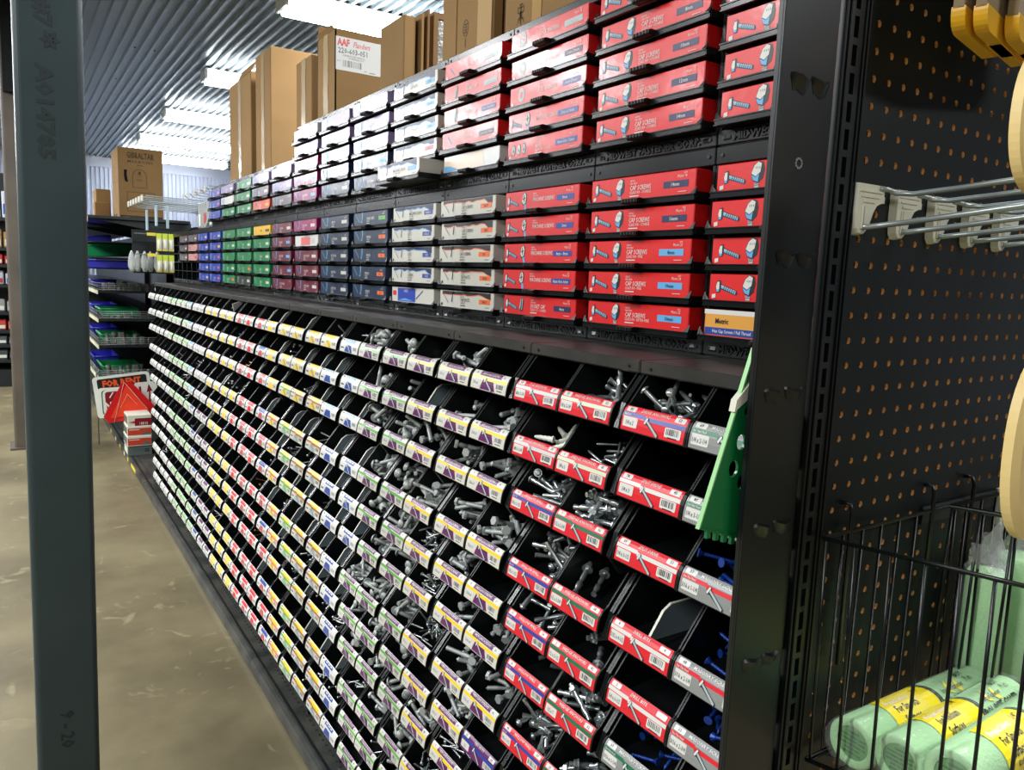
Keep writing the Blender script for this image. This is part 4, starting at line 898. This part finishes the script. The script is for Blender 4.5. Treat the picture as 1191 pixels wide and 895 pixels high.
pack(.7660,1.122,.067,.088,'large cream oval plastic handle at the right frame edge, below hooks',False)

# ================================================================ cardboard on top of the cabinets
def cartonbox(lb,y0,y1,x0,x1,z0,z1,m=CARD,open_top=False,tape=True,group='cardboard cartons on top'):
    c=((x0+x1)/2,(y0+y1)/2,z0); t=thing('cardboard_box',lb,'box',c,group); hx,hy,h=(x1-x0)/2,(y1-y0)/2,z1-z0
    mb=MB()
    if open_top:
        w=.004; mb.box((-hx,-hy,0),(-hx+w,hy,h),m); mb.box((hx-w,-hy,0),(hx,hy,h),m); mb.box((-hx,-hy,0),(hx,-hy+w,h),m); mb.box((-hx,hy-w,0),(hx,hy,h),m); mb.box((-hx,-hy,0),(hx,hy,w),m)
    else: mb.bbox((-hx,-hy,0),(hx,hy,h),m,.003)
    mb.build('carton_body',t)
    if tape:
        mb=MB(); n=14; r=random.Random(int(y0*100)); yy=[(r.uniform(-.004,.004),r.uniform(-.004,.004)) for _ in range(n+1)]
        for k in range(n): mb.add([(-hx-.0012,-.022+yy[k][0],h*k/n),(-hx-.0012,.022+yy[k][1],h*k/n),(-hx-.0012,.022+yy[k+1][1],h*(k+1)/n),(-hx-.0012,-.022+yy[k+1][0],h*(k+1)/n)],[(0,1,2,3)],TAPE)
        mb.build('tape_strip',t)
    return t,hx,hy,h
ZS,ZL=1.590+.021,1.680+.027
t,hx,hy,h=cartonbox('tall narrow taped carton, farthest left on the short cabinets',3.50,3.88,.90,1.00,ZS,2.085)
mb=MB(); mb.prism([(-hx,h-.001),(-hx+.03,h+.05),(-hx+.033,h+.05),(-hx+.004,h-.001)],-hy,hy*.2,CARD); mb.build('top_flap',t)
cartonbox('tallest plain carton with wide tan side, behind the short cabinets',3.20,3.42,.90,1.30,ZS,2.122)
cartonbox('slim taped carton leaning between two larger ones',2.70,2.87,.90,.97,ZS,1.985)
t,hx,hy,h=cartonbox('open carton with white product label, fourth from the far end',2.47,2.64,.90,1.16,ZL,2.012,open_top=True)
mb=MB(); mb.prism([(hx-.004,h-.002),(hx,h-.002),(hx+.012,h+.040),(hx+.008,h+.040)],-hy+.02,hy,CARD); mb.prism([(-hx,h-.002),(-hx+.004,h-.002),(-hx-.006,h+.012),(-hx-.010,h+.012)],-hy+.01,hy-.02,CARD); mb.build('top_flap',t)
mb=MB(); mb.box((-hx,hy-.012,h-.004),(hx,hy-.008,h+.045),CARD); mb.build('top_flap',t)
p=Print(); AR=mat('label_scarlet',(226,30,52),.4)
p.rect(.002,-.122,.176,-.020,WHITE,1); p.text('AAF',.006,-.046,.020,AR,2,.042,'l',.05); p.text('Flanders',.060,-.046,.017,AR,2,.070,'l',.01,slant=.2,sx=.7)
p.text('220-603-051',.010,-.069,.016,INK,2,.155,'l',.012); p.text('SYNTHETIC FILTER MEDIA ROLL',.026,-.078,.0042,INK,2,.12); p.text('POLYESTER 24 X 90 FT',.045,-.085,.0042,INK,2,.10); p.bars(.026,-.110,.090,-.090,INK,2,12,4); p.text('QTY 1',.006,-.096,.004,INK,2); p.rect(.098,-.115,.106,-.1135,INK,2); p.rect(.116,-.117,.136,-.115,INK,2)
mb=MB(); p.apply(mb,facing_front(-hy,-hx,h)); mb.build('product_label',t)
t,hx,hy,h=cartonbox('plain carton with blank side, right of the labelled open carton',1.955,2.11,.90,.935,ZL,1.927,tape=False)
t=thing('flattened_cartons','two flattened cartons on edge beside the plastic-faced panel','cardboard',(.945,1.96,ZL),)
for k in range(2):
    mb=MB(); mb.box((k*.017,-.02,0),(k*.017+.006,.14,.228+.012*k),CARDD if k else CARD); mb.build('carton_sheet',t)
t=thing('wrapped_filter','plastic-wrapped panel in cardboard edging, behind the cream cartons','filter',(.985,1.95,ZL)); mb=MB(); mb.bbox((.012,.004,.012),(.225,.03,.228),mat('grey_wrapped_mesh',(120,118,112),.35,bump=(35,1.0),bump_dist=.006,coat=.4),.002); mb.build('filter_face',t)
mb=MB(); mb.box((0,0,0),(.014,.034,.242),CARDD); mb.box((.223,0,0),(.237,.034,.242),CARDD); mb.box((.014,0,.226),(.223,.034,.242),CARDD); mb.box((.014,0,0),(.223,.034,.014),CARDD); mb.build('card_edging',t)
def markings(t,hx,hy,h,y,z,s):
    p=Print(); n=18; pts=[(y+s*math.cos(2*PI*k/n),z+s*1.4*math.sin(2*PI*k/n)) for k in range(n)]
    q=[(y+(s-.0015)*math.cos(2*PI*k/n),z+(s*1.4-.0015)*math.sin(2*PI*k/n)) for k in range(n)]
    for k in range(n): p.poly([pts[k],pts[(k+1)%n],q[(k+1)%n],q[k]],INKC,1)
    for k in range(4): p.rect(y-s*.5,z-s*.8+k*s*.45,y+s*.5,z-s*.65+k*s*.45,INKC,1)
    p.rect(y-.001,z-s*3.2,y+.001,z-s*1.7,INKC,1)
    mb=MB(); p.apply(mb,facing_aisle(-hx,hy,0,.0012)); mb.build('printed_mark',t)
INKC=mat('carton_ink',(88,70,46),.8)
t,hx,hy,h=cartonbox('tall carton with round printed mark, above the first red cartons',1.50,1.735,.90,.926,ZL,2.10,tape=False); markings(t,hx,hy,h,.115,.105,.013)
mb=MB(); mb.box((-hx-.002,.045,0),(-hx-.0005,.062,.38),CARD); mb.box((-hx-.003,-.115,0),(-hx-.0005,-.055,.38),mat('pale_cardboard',(190,158,112),.85)); mb.build('fold_ridge',t)
t=thing('flattened_cartons','dark flattened cartons on edge between two tall printed cartons','cardboard',(.93,1.47,ZL))
for k in range(3):
    mb=MB(); mb.box((k*.012,-.004,0),(k*.012+.004,.10,.36),CARDD); mb.build('carton_sheet',t)
t,hx,hy,h=cartonbox('carton with printed insect drawing and dark lettering, nearest the end panel',1.10,1.452,.90,1.2,ZL,2.08,tape=False)
p=Print(); u,v=.062,.070
for a,b,c,d in ((-.0015,-.012,.0015,.026),(-.010,.010,.010,.0115),(-.008,.020,.008,.0215),(-.010,-.002,.010,-.0005),(-.011,.010,-.0095,.024),(.0095,.010,.011,.024),(-.006,.026,.006,.0275)): p.rect(u+a,v+b,u+c,v+d,INKC,1)
p.poly([(u-.004,v),(u-.0045,v+.010),(u,v+.014),(u+.0045,v+.010),(u+.004,v)],INKC,1)
for s in (-1,1): p.poly([(u+s*.004,v+.001),(u+s*.012,v-.012),(u+s*.013,v-.0115),(u+s*.005,v+.003)],INKC,1)
mb=MB(); p.apply(mb,facing_aisle(-hx,hy,0,.0012)); mb.build('printed_insect',t); p=Print()
p.text('2',.155,.085,.034,mat('dark_carton_ink',(38,48,52),.8),1,bold=.03)
mb=MB(); p.apply(mb,facing_aisle(-hx,hy,0,.0012)); mb.build('printed_mark',t)
mb=MB(); mb.box((-hx-.0014,hy-.136,0),(-hx-.0002,hy-.104,h),mat('paper_tape',(186,146,84),.7)); mb.build('tape_strip',t)

# ================================================================ pillars on the left
PIL=mat('primed_steel_column',(44,58,60),.42,bump=(5,.12),bump_dist=.004,var=(6,(54,69,70),.25)); INKP=mat('stencil_ink',(30,42,44),.7)
t=thing('steel_column','dark steel box column in the left foreground with stencilled numbers','column',(.0506,1.60,0)); t.rotation_euler=(0,.0139,0)
w=.0525; r=.010; pf=[(a-w,b) for a,b in rounded(2*w,2*w,r,5)]
mb=MB(); mb.prism(pf,0,3.0,PIL,'z'); me=mb.build('column_tube',t)
p=Print(); 
p.text('#7',.033,1.690,.024,INKP,1,.050,'l',.03,rot=-PI/2,sx=1.1); p.text('*',.030,1.640,.034,INKP,1,.03,'l',.05,rot=-PI/2,sx=1.2)
p.text('A014785',.033,1.585,.024,INKP,1,.163,'l',.03,rot=-PI/2,sx=1.25); p.text('9 - 20',.040,.395,.022,INKP,1,.15,'l',.02,rot=-PI/2,sx=1.0)
mb=MB(); p.apply(mb,facing_front(0,-w,0,.0006)); mb.build('stencilled_numbers',t)
BRO=mat('worn_brown_steel',(104,94,82),.5,var=(3,(74,70,64),.2))
t=thing('steel_column','worn brown steel column standing behind the near column','column',(.075,5.95,0)); t.rotation_euler=(0,.010,0)
mb=MB(); mb.prism([(a-.10,b) for a,b in rounded(.20,.20,.015,4)],.012,3.0,BRO,'z'); mb.build('column_tube',t); mb=MB(); mb.box((-.125,-.025,0),(.125,.225,.012),BRO); mb.build('base_plate',t)
mb=MB(); mb.box((-.085,-.06,2.285),(.12,.001,2.98),STEEL); mb.build('beam_clip',t)

# ================================================================ the shelving beyond the bins
FY=5.75
GFENCE=mat('grey_wire_fence',(126,130,126),.4,.4); BINB=mat('blue_bin_plastic',(44,46,170),.4); BING=mat('green_bin_plastic',(6,134,78),.4); FIT=mat('grey_fittings',(112,112,106),.55,.3,var=(60,(60,62,60),.2)); SHELF=mat('black_shelf_steel',(24,30,32),.4)
TAGY=mat('yellow_price_tag',(238,216,70),.5); TAGW=mat('pale_price_tag',(226,222,190),.5)
t=thing('gondola_frame','black gondola back of the shelving beyond the bins','shelving frame',(1.10,6.8,0)); mb=MB(); mb.box((.0,-2.1,0),(.02,-1.62,1.30),SHELF); mb.box((0,-1.62,0),(.02,6.5,1.52),SHELF); mb.build('back_panel',t)
for k,y in enumerate((-2.06,-1.2,0,1.2)): mb=MB(); mb.box((-.04,y-.02,0),(0,y+.02,1.28),SHELF); mb.build('post',t)
for k,(y0,y1) in enumerate(((4.605,5.5),(5.5,6.4),(6.4,7.3),(7.3,12.9))):
    t=deck(y0+.001,y1-.001).build('base_deck'); tag(t,'black base deck with price tags beyond the bins, '+['nearest length','second length','third length','farthest length'][k],'deck','base decks along the aisle')
for k,y in enumerate((4.95,5.02,5.10,5.28,5.46,5.70,5.95,6.25)):
    mb=MB(); mb.box((-.0022,-.022 if k!=1 else -.05,-.011),(0,.022 if k!=1 else .05,.011),TAGY if k not in (4,6) else TAGW); tag(mb.build('price_tag',None,(.5748,y,.024)),'price tag on the base deck edge, %s from the bins'%ORD[k],'tag','price tags on the deck edge')
names=['top','second','third','lowest']
for k,z in enumerate((1.065,.878,.701,.482)):
    x0=.482-.003*k
    t=thing('wire_shelf','wire-fenced black shelf beyond the bins, %s of four'%names[k],'shelf',(x0,FY,z),'wire-fenced shelves')
    mb=MB(); mb.box((0,0,-.012),(.60,7.4,0),SHELF); mb.build('shelf_plate',t)
    mb=MB(); 
    for zz in (.010,.024,.038,.052): mb.tube([(0,0,zz),(.62,0,zz)],.0022,GFENCE,4)
    for a in range(0,13): mb.tube([(.05*a,0,0),(.05*a,0,.054)],.002,GFENCE,4)
    mb.build('end_fence',t)
    mb=MB()
    for zz in (.010,.030,.052): mb.tube([(0,0,zz),(0,7.4,zz)],.0028,GFENCE,4)
    for a in range(0,75): mb.tube([(0,.1*a,0),(0,.1*a,.054)],.002,GFENCE,4)
    mb.build('front_fence',t)
    mb=MB(); mb.box((-.006,0,-.02),(-.001,7.4,.004),TAGW); mb.build('price_rail',t)
# grey fittings on the shelves
cnt=0
for k,(z,hmax,n) in enumerate(((1.065,.070,8),(.878,.038,4),(.701,.090,6),(.482,.090,6))):
    r=random.Random(k+3)
    for i in range(n):
        x=.525+.042*i+r.uniform(0,.01); hh=hmax*r.uniform(.55,1); mb=MB()
        if (i+k)%3==0: mb.lathe([(.016,0),(.018,.004),(.018,hh*.8),(.012,hh),(.004,hh)],(0,0,0),(0,0,1),10,FIT)
        elif (i+k)%3==1: mb.bbox((-.018,-.03,0),(.018,.03,hh),FIT,.004)
        else: mb.lathe([(.010,0),(.017,.008),(.017,hh*.5),(.010,hh*.6),(.013,hh)],(0,0,0),(0,0,1),8,FIT)
        tag(mb.build('pipe_fitting',None,(x,FY+.07+.02*(i%2),z)),'grey fitting on the %s wire shelf, %s from its aisle side'%(names[k],ORD[i]),'fitting','grey fittings on wire shelves')
def tub(lb,x,y,z,w,l,h,m,rot=0.0):
    t=thing('storage_bin',lb,'bin',(x,y,z),'coloured storage bins'); mb=MB(); e=.004
    mb.prism([(0,0),(w,0),(w,h),(w-e,h),(w-e,e),(e,e),(e-.02,h),(-.022,h),(-.026,h-.006)],0,l,m); mb.box((0,0,0),(w,e,h*.9),m); mb.box((0,l-e,0),(w,l,h*.9),m); mb.build('bin_shell',t)
    mb=MB(); 
    for q in (.4,.7): mb.tube([(-.022*q-.001,0,h*q),(-.022*q-.001,l,h*q)],.0025,m,4)
    mb.tube([(-.02,-.003,h*.92),(w,-.003,h*.92)],.004,m,5); mb.build('bin_ridge',t); t.rotation_euler=(0,rot,0); return t
tub('long green storage bin tilted under the upper shelf',.44,5.9,1.285,.36,.5,.085,BING,-.06)
tub('blue storage bin below the green one, upper shelf level',.415,5.55,1.215,.24,.5,.055,BINB)
tub('violet-blue bin behind the green storage bin, topmost',.44,6.6,1.385,.22,.5,.05,BINB,-.12)
for k,z in enumerate((1.065,.878,.701,.482)):
    tub('blue storage bin on the %s wire shelf'%names[k],.53,6.6,z+.004,.15,.5,.058,BINB)
    if k<3: tub('green storage bin on the %s wire shelf'%names[k+1],.53,5.95,(.878,.701,.482)[k]+.008,.22,.4,.055,BING)
t=thing('bin_shelf','black thin shelves under the blue and green storage bins','shelf',(.43,5.5,1.2)); 
for z in (.0105,.0795,.1795): mb=MB(); mb.box((.005,.0,z),(.62,2.2,z+.004),SHELF); mb.build('shelf_plate',t)
# top shelf with cartons
t=thing('upper_shelf','dark upper shelf on brackets carrying the mailbox carton','shelf',(.45,5.9,1.545)); mb=MB(); mb.box((0,0,0),(.64,6.9,.018),SHELF); mb.build('shelf_plate',t)
for y in (.03,.8,1.6): mb=MB(); mb.prism([(.02,0),(.65,0),(.65,-.09),(.55,-.09)],y,y+.012,SHELF); mb.build('shelf_bracket',t)
mb=MB(); mb.box((-.004,0,-.025),(-.001,2.2,.01),TAGW); mb.build('price_rail',t)
t,hx,hy,h=cartonbox('large mailbox carton with printed drawings on the upper shelf',6.5,6.9,.704,1.010,1.563,2.105,tape=False); 
p=Print(); W=2*hx; D=mat('dark_carton_print',(58,52,44),.8)
p.text('GIBRALTAR',W*.5,h-.075,.042,INKC,1,W*.62,'c',.03); p.text('MAILBOXES',W*.5,h-.108,.018,INKC,1,W*.60,'c',.01,sx=1.3); p.rect(W*.42,h-.128,W*.56,h-.124,INKC,1)
def outline(pts,wd):
    for k in range(len(pts)):
        a,b=Vector(pts[k]),Vector(pts[(k+1)%len(pts)]); d=(b-a).normalized(); nn=Vector((-d.y,d.x))*wd; p.poly([tuple(a-nn-d*wd),tuple(b-nn+d*wd),tuple(b+nn+d*wd),tuple(a+nn-d*wd)],INKC,1)
arch=[(W*.32,h*.47),(W*.32,h*.62)]+[(W*.475-W*.155*math.cos(PI*k/8),h*.62+.052*math.sin(PI*k/8)) for k in range(1,8)]+[(W*.63,h*.62),(W*.63,h*.47)]
outline(arch,.0018); p.text('U.S.',W*.475,h*.61,.018,INKC,1,align='c'); p.text('MAIL',W*.475,h*.56,.015,INKC,1,align='c'); p.rect(W*.45,h*.645,W*.50,h*.69,INKC,1)
outline([(W*.19,h*.145),(W*.19,h*.405),(W*.80,h*.405),(W*.80,h*.145)],.0018); outline([(W*.26,h*.30),(W*.26,h*.315),(W*.46,h*.315),(W*.46,h*.30)],.001); outline([(W*.42,h*.275),(W*.42,h*.315),(W*.47,h*.315),(W*.47,h*.275)],.001)
p.poly([(W*.13,h*.70),(W*.20,h*.70),(W*.19,h*.64),(W*.215,h*.535),(W*.15,h*.545),(W*.13,h*.60)],INKHOLE,1)
mb=MB(); p.apply(mb,facing_front(-hy,-hx,0,.001)); mb.build('printed_drawings',t); p=Print()
p.rect(W*.03,h*.012,W*.97,h*.085,D,1); p.text('STEEL',W*.07,h*.032,.018,CARD,2,W*.2,'l',.02); p.rect(W*.30,h*.03,W*.305,h*.07,CARD,2); p.text('POST MOUNT MAILBOX',W*.34,h*.038,.012,CARD,2,W*.5)
mb=MB(); p.apply(mb,facing_front(-hy,-hx,0,.001)); mb.build('printed_band',t)
p=Print()
outline([(.10,.30),(.10,.42),(.20,.42),(.20,.30)],.0015); p.rect(.08,.02,.16,.06,D,1); p.rect(.20,.02,.28,.06,D,1); mb=MB(); p.apply(mb,facing_aisle(-hx,hy,0,.001)); mb.build('printed_side',t)
cartonbox('amber carton on the upper shelf, behind the small brown one',7.1,7.35,.605,.71,1.563,1.835,tape=False); cartonbox('small brown carton on the upper shelf beside the mailbox carton',6.93,7.08,.58,.685,1.563,1.72,tape=False)
cartonbox('pale narrow carton at the aisle end of the upper shelf',7.4,7.6,.50,.56,1.563,1.76,tape=False)
# hooks and packs above and beside the last cabinets
CLR=mat('clear_plastic_bag',(206,212,210),.2,alpha=.55,bump=(30,.8),bump_dist=.004,coat=.4); LIME=mat('lime_card',(202,220,60),.5); REDC=mat('red_pack',(190,46,52),.5); PALEB=mat('pale_blue_strip',(176,200,210),.4)
k=0
for y in (4.98,5.10,5.22,5.34,5.46,5.58):
    t=thing('display_hook','long wire display hook with pale tip above the far shelves, %s along'%ORD[k],'hook',(1.10,y,1.60),'long display hooks'); mb=MB(); mb.tube([(0,0,0),(-.40,0,.012),(-.43,0,.03)],.0035,GREYW,5); mb.tube([(0,0,.035),(-.42,0,.045)],.0028,GREYW,5); mb.build('hook_wire',t); mb=MB(); mb.bbox((-.445,-.022,.012),(-.438,.022,.046),IVORY,.002); mb.build('hook_tip',t); k+=1
t=thing('display_hook_rail','steel cross rail carrying the long display hooks','rail',(1.10,5.3,1.0)); mb=MB(); mb.box((0,-.4,.50),(.02,.4,.66),SHELF); mb.build('rail_plate',t)
k=0
for y in (4.02,4.16,4.30,4.44,4.58):
    t=thing('display_hook','wire display hook above the last cabinets, %s along'%ORD[k],'hook',(1.06,y,1.60),'hooks above the last cabinets'); mb=MB(); mb.tube([(.04,0,0),(-.22,0,.012),(-.24,0,.03)],.0030,GREYW,5); mb.tube([(.04,0,.03),(-.23,0,.04)],.0024,GREYW,5); mb.build('hook_wire',t); mb=MB(); mb.bbox((-.250,-.016,.010),(-.244,.016,.036),IVORY,.002); mb.build('hook_tip',t)
    t=thing('blister_pack','hanging clear pack with %s insert above the last cabinets, %s along'%('red' if k%2 else 'pale',ORD[k]),'pack',(.90,y,1.46),'packs on the hooks'); mb=MB(); mb.bbox((-.006,-.045,0),(.010,.045,.135),CLR,.003); mb.build('clear_shell',t); mb=MB(); mb.box((-.0075,-.030,.02 if k%2 else .01),(-.0062,.020,.075),REDC if k%2 else NYLON); mb.build('insert_card',t); k+=1
for k,(y,z,h,x) in enumerate(((5.00,1.475,.12,.735),(5.02,1.465,.13,.80),(5.4,1.46,.13,.74))):
    mb=MB(); mb.bbox((-.006,-.014,0),(.006,.014,h),PALEB,.003); tag(mb.build('plastic_strip',None,(x,y,z)),'pale blue plastic strip hanging from display hooks, %s'%ORD[k],'strip','pale strips')
for k in range(6):
    x=.775+.034*(k%3); z=1.335 if k<3 else 1.205
    t=thing('carded_part','lime-topped carded part, %s row, %s from the aisle'%('upper' if k<3 else 'lower',ORD[k%3]),'pack',(x,5.18,z),'lime-topped cards'); mb=MB(); mb.box((-.0145,0,0),(.0145,.004,.105),TAGW); mb.build('backing_card',t); mb=MB(); mb.box((-.0145,-.0012,.072),(.0145,-.0002,.105),LIME); mb.box((-.0145,-.0012,0),(.0145,-.0002,.008),TAGY); mb.build('colour_band',t); mb=MB(); mb.lathe([(.004,0),(.009,.01),(.009,.045),(.003,.06)],(0,-.006,.010),(0,0,1),8,NYLON); mb.build('carded_piece',t)
for k in range(5):
    x=.625+.036*k; t=thing('parts_bag','clear bag of parts hanging beside the lime cards, %s from the aisle'%ORD[k],'bag',(x,5.22+.03*(k%2),1.205),'clear bags of parts'); mb=MB(); V=[];F=[]
    for i,(zz,s) in enumerate(((0,.6),(.03,1.1),(.07,1),(.10,.7),(.125,.25))):
        for q in range(10): a=2*PI*q/10; V.append((.019*s*math.cos(a)+.002*math.sin(3*q+i),.012*s*math.sin(a),zz))
    for i in range(4):
        for q in range(10): F.append((i*10+q,i*10+(q+1)%10,i*10+10+(q+1)%10,i*10+10+q))
    F.append(tuple(range(9,-1,-1))); mb.add(V,F,CLR,True); mb.build('bag_film',t); mb=MB(); mb.lathe([(.002,0),(.011,.008),(.012,.04),(.004,.055)],(0,0,.006),(0,0,1),8,NYLON if k<2 else FIT); mb.build('bagged_part',t)
t=thing('parts_rack','dark hanging rack behind the clear bags','rack',(.66,5.30,1.10)); mb=MB(); mb.box((-.02,0,.095),(.44,.015,.36),SHELF); mb.build('rack_plate',t); mb=MB()
for z in (.205,.330): mb.box((-.02,-.10,z+.002),(.24,-.092,z+.008),GFENCE); mb.box((.05,-.104,z-.006),(.10,-.100,z+.012),TAGY)
mb.build('price_bar',t)
mb=MB(); mb.prism([(0,0),(.13,.005),(.135,.10)],-.002,.002,mat('white_film_card',(214,222,220),.3)); mb.prism([(.07,.018),(.12,.020),(.122,.034),(.075,.030)],-.0035,-.002,LEAF); o=mb.build('folded_bag',None,(.80,3.98,ZM0+.004)); o.rotation_euler=(.15,0,1.25); tag(o,'white folded bag with green print lying on the last low cabinets','bag')
# signs, triangle and stacked boxes on the deck
SG=mat('sign_white',(226,230,220),.4); SB=mat('sign_black',(26,28,28),.4); SO=mat('sign_orange',(232,86,34),.4); SMR=mat('sign_maroon',(124,26,34),.4); SGR=mat('sign_green',(24,96,64),.4); TRI=mat('fluorescent_orange',(240,62,28),.45); TRR=mat('reflective_red',(206,26,28),.35)
def sign(lb,x,y,z,w,h,rot,draw):
    t=thing('shop_sign',lb,'sign',(x,y,z),'signs on the base deck'); t.rotation_euler=(-.08,rot,0); mb=MB(); mb.prism(rounded(w,h,.022),-.0015,.0015,SG); mb.build('sign_board',t); p=Print(); draw(p,w,h); mb=MB(); p.apply(mb,facing_front(-.0016,0,0,.0006)); mb.build('sign_print',t)
def d1(p,w,h): p.rect(.025,h-.085,w-.02,h-.018,SB,1,.012); p.text('FOR RENT',w*.5,h-.072,.040,SO,2,w*.80,'c',.05)
def d2(p,w,h): p.rect(.02,.015,w-.02,h-.015,SGR,1,.02); p.rect(.027,.022,w-.027,h-.022,SG,2,.018)
def d3(p,w,h): p.rect(.012,.012,w-.012,h-.012,SMR,1,.016); p.text('NO',w*.30,h*.30,.045,SG,2,align='c',bold=.04); p.poly([(w*.2,h*.72),(w*.34,h*.92),(w*.38,h*.90),(w*.24,h*.70)],SG,2)
def d4(p,w,h): p.poly([(w*.55,h*.05),(w*.62,h*.65),(w*.52,h*.62),(w*.64,h*.92),(w*.78,h*.66),(w*.68,h*.66),(w*.66,h*.05)],SMR,1); p.rect(w*.2,h*.6,w*.3,h*.85,SMR,1)
sign('white sign with orange letters on black, rearmost behind the red triangle',.447,5.66,.226,.345,.275,-.10,d1)
sign('white sign with thin green border, left behind the red triangle',.452,5.61,.240,.16,.195,-.03,d2)
sign('maroon sign with white lettering behind the red triangle',.480,5.57,.246,.17,.180,-.05,d3)
sign('white sign with maroon arrow, right behind the red triangle',.665,5.555,.285,.14,.185,-.06,d4)
t=thing('warning_triangle','orange slow-moving triangle with red reflective border standing on the deck','triangle',(.60,5.45,.243)); t.rotation_euler=(-.05,-.10,0)
o=[(-.135,.045),(-.110,.0),(.155,.0),(.185,.045),(.050,.250),(.0,.250)]; i=[(-.095,.030),(.140,.030),(.025,.235)]
mb=MB(); mb.prism(o,-.002,.002,TRR); mb.build('reflective_border',t); mb=MB(); mb.prism(i,-.0045,-.002,TRI); mb.build('orange_centre',t); mb=MB(); mb.tube([(-.08,-.006,.0),(.01,-.006,.25),(.14,-.006,.03)],.0016,SG,4); mb.tube([(-.03,-.006,.09),(.02,-.006,.17),(.07,-.006,.09)],.0010,SG,4); mb.build('wire_outline',t)
t=thing('sign_stand','black wire stand behind the signs on the deck','stand',(.60,5.70,.044)); mb=MB()
for x in (-.15,0,.15): mb.tube([(x,0,0),(x,0,.48),(x+.015,-.02,.50)],.004,GFENCE,5)
mb.build('stand_wire',t)
OB=mat('orange_red_carton',(206,66,40),.5); GB=mat('grey_green_carton',(96,106,102),.5); WB=mat('pale_carton',(222,224,206),.5); MR=mat('crimson_carton',(138,24,40),.4)
def stack(lb,x0,x1,y0,y1,z0,z1,m,band=None):
    t=thing('product_box',lb,'box',((x0+x1)/2,(y0+y1)/2,z0),'product boxes on the deck'); hx,hy,h=(x1-x0)/2,(y1-y0)/2,z1-z0; mb=MB(); mb.bbox((-hx,-hy,0),(hx,hy,h),m,.002); mb.build('box_body',t)
    p=Print(); W=2*hx
    if band is OB: p.rect(W*.02,h*.10,W*.98,h*.78,OB,1); p.poly([(W*.55,h*.10),(W*.95,h*.10),(W*.90,h*.35),(W*.78,h*.45)],GB,2); p.rect(W*.08,h*.60,W*.5,h*.68,WB,2)
    elif band is MR: p.rect(W*.3,0,W,h*.7,MR,1); p.bars(W*.5,h*.1,W*.85,h*.35,WB,2,6,3); p.poly([(W*.05,h*.35),(W*.3,h*.5),(W*.3,h*.25)],OB,2)
    else: p.rect(W*.7,h*.35,W*.85,h*.65,SB,1); p.rect(W*.73,h*.42,W*.82,h*.58,GB,2)
    mb=MB(); p.apply(mb,facing_front(-hy,-hx,0,.0008)); mb.build('printed_face',t)
    p=Print(); p.rect(.01,h*.15,2*hy-.01,h*.85,GB if band else WB,1); mb=MB(); p.apply(mb,facing_aisle(-hx,hy,0,.0008)); mb.build('printed_side',t)
DZ=H-1.206
stack('grey-green box at the bottom of the stack on the deck',.575,.715,5.27,5.45,DZ,.108,GB); stack('lower orange-fronted box of the stack on the deck',.572,.712,5.26,5.45,.108,.172,WB,OB); stack('upper orange-fronted box of the stack on the deck',.574,.714,5.265,5.45,.172,.236,WB,OB); stack('crimson-fronted box on top of the stack on the deck',.578,.716,5.27,5.45,.236,.305,WB,MR)
t=thing('yellow_gloves','yellow rubber glove pair lying beside the stacked boxes','gloves',(.635,5.56,DZ)); mb=MB()
for k in range(5): mb.tube([(-.01+.006*k,0,.012),(-.035+.010*k,-.05,.020),(-.05+.016*k,-.085+.004*abs(k-2),.012)],.008,TAGY,6)
mb.bbox((-.03,-.01,.002),(.03,.06,.026),TAGY,.006); mb.build('glove_rubber',t)

# ================================================================ the shelf glimpsed at the far left
t=thing('merchandise_shelf','black merchandise shelving glimpsed at the far left edge behind the columns','shelving',(-.20,9.0,0)); mb=MB(); mb.box((-6.5,.40,0),(.21,.42,2.10),SHELF); mb.build('back_panel',t); mb=MB(); mb.box((-6.5,0,0),(.21,.40,.17),SHELF); mb.build('base_plinth',t)
LV=(1.645,1.36,1.20,1.005,.74,.56,.42,.27)
for z in LV: mb=MB(); mb.box((-6.5,0,z-.018),(.21,.40,z),SHELF); mb.box((-6.5,-.006,z-.03),(.21,0,z-.005),SHELF); mb.build('shelf_board',t)
it=[(1.645,.30,(206,214,226)),(1.36,.18,(176,140,92)),(1.20,.10,(196,52,48)),(1.005,.13,(186,192,204)),(.74,.12,(150,154,152)),(.56,.10,(204,66,58)),(.42,.08,(110,118,124)),(.27,.09,(96,104,108))]
word=['top','second','third','fourth','fifth','sixth','seventh','lowest']
for k,(z,h,c) in enumerate(it):
    for j in range(2):
        x=-.108+.125*j; m=mat('far_pack_%d'%k,c,.5); t=thing('shelf_pack','packet on the %s board of the far left shelf, %s'%(word[k],'left' if j==0 else 'right'),'pack',(x,9.06,z),'packets on the far left shelf'); mb=MB(); mb.bbox((-.055,0,0),(.055,.12,h*(1-.15*j)),m,.008); mb.build('packet_body',t)
        mb=MB(); mb.box((-.045,-.002,h*.12),(.045,0,h*.45),NYLON if k not in (0,3) else (mat('blue_card',(40,80,170),.5) if j else REDC)); mb.build('packet_print',t)
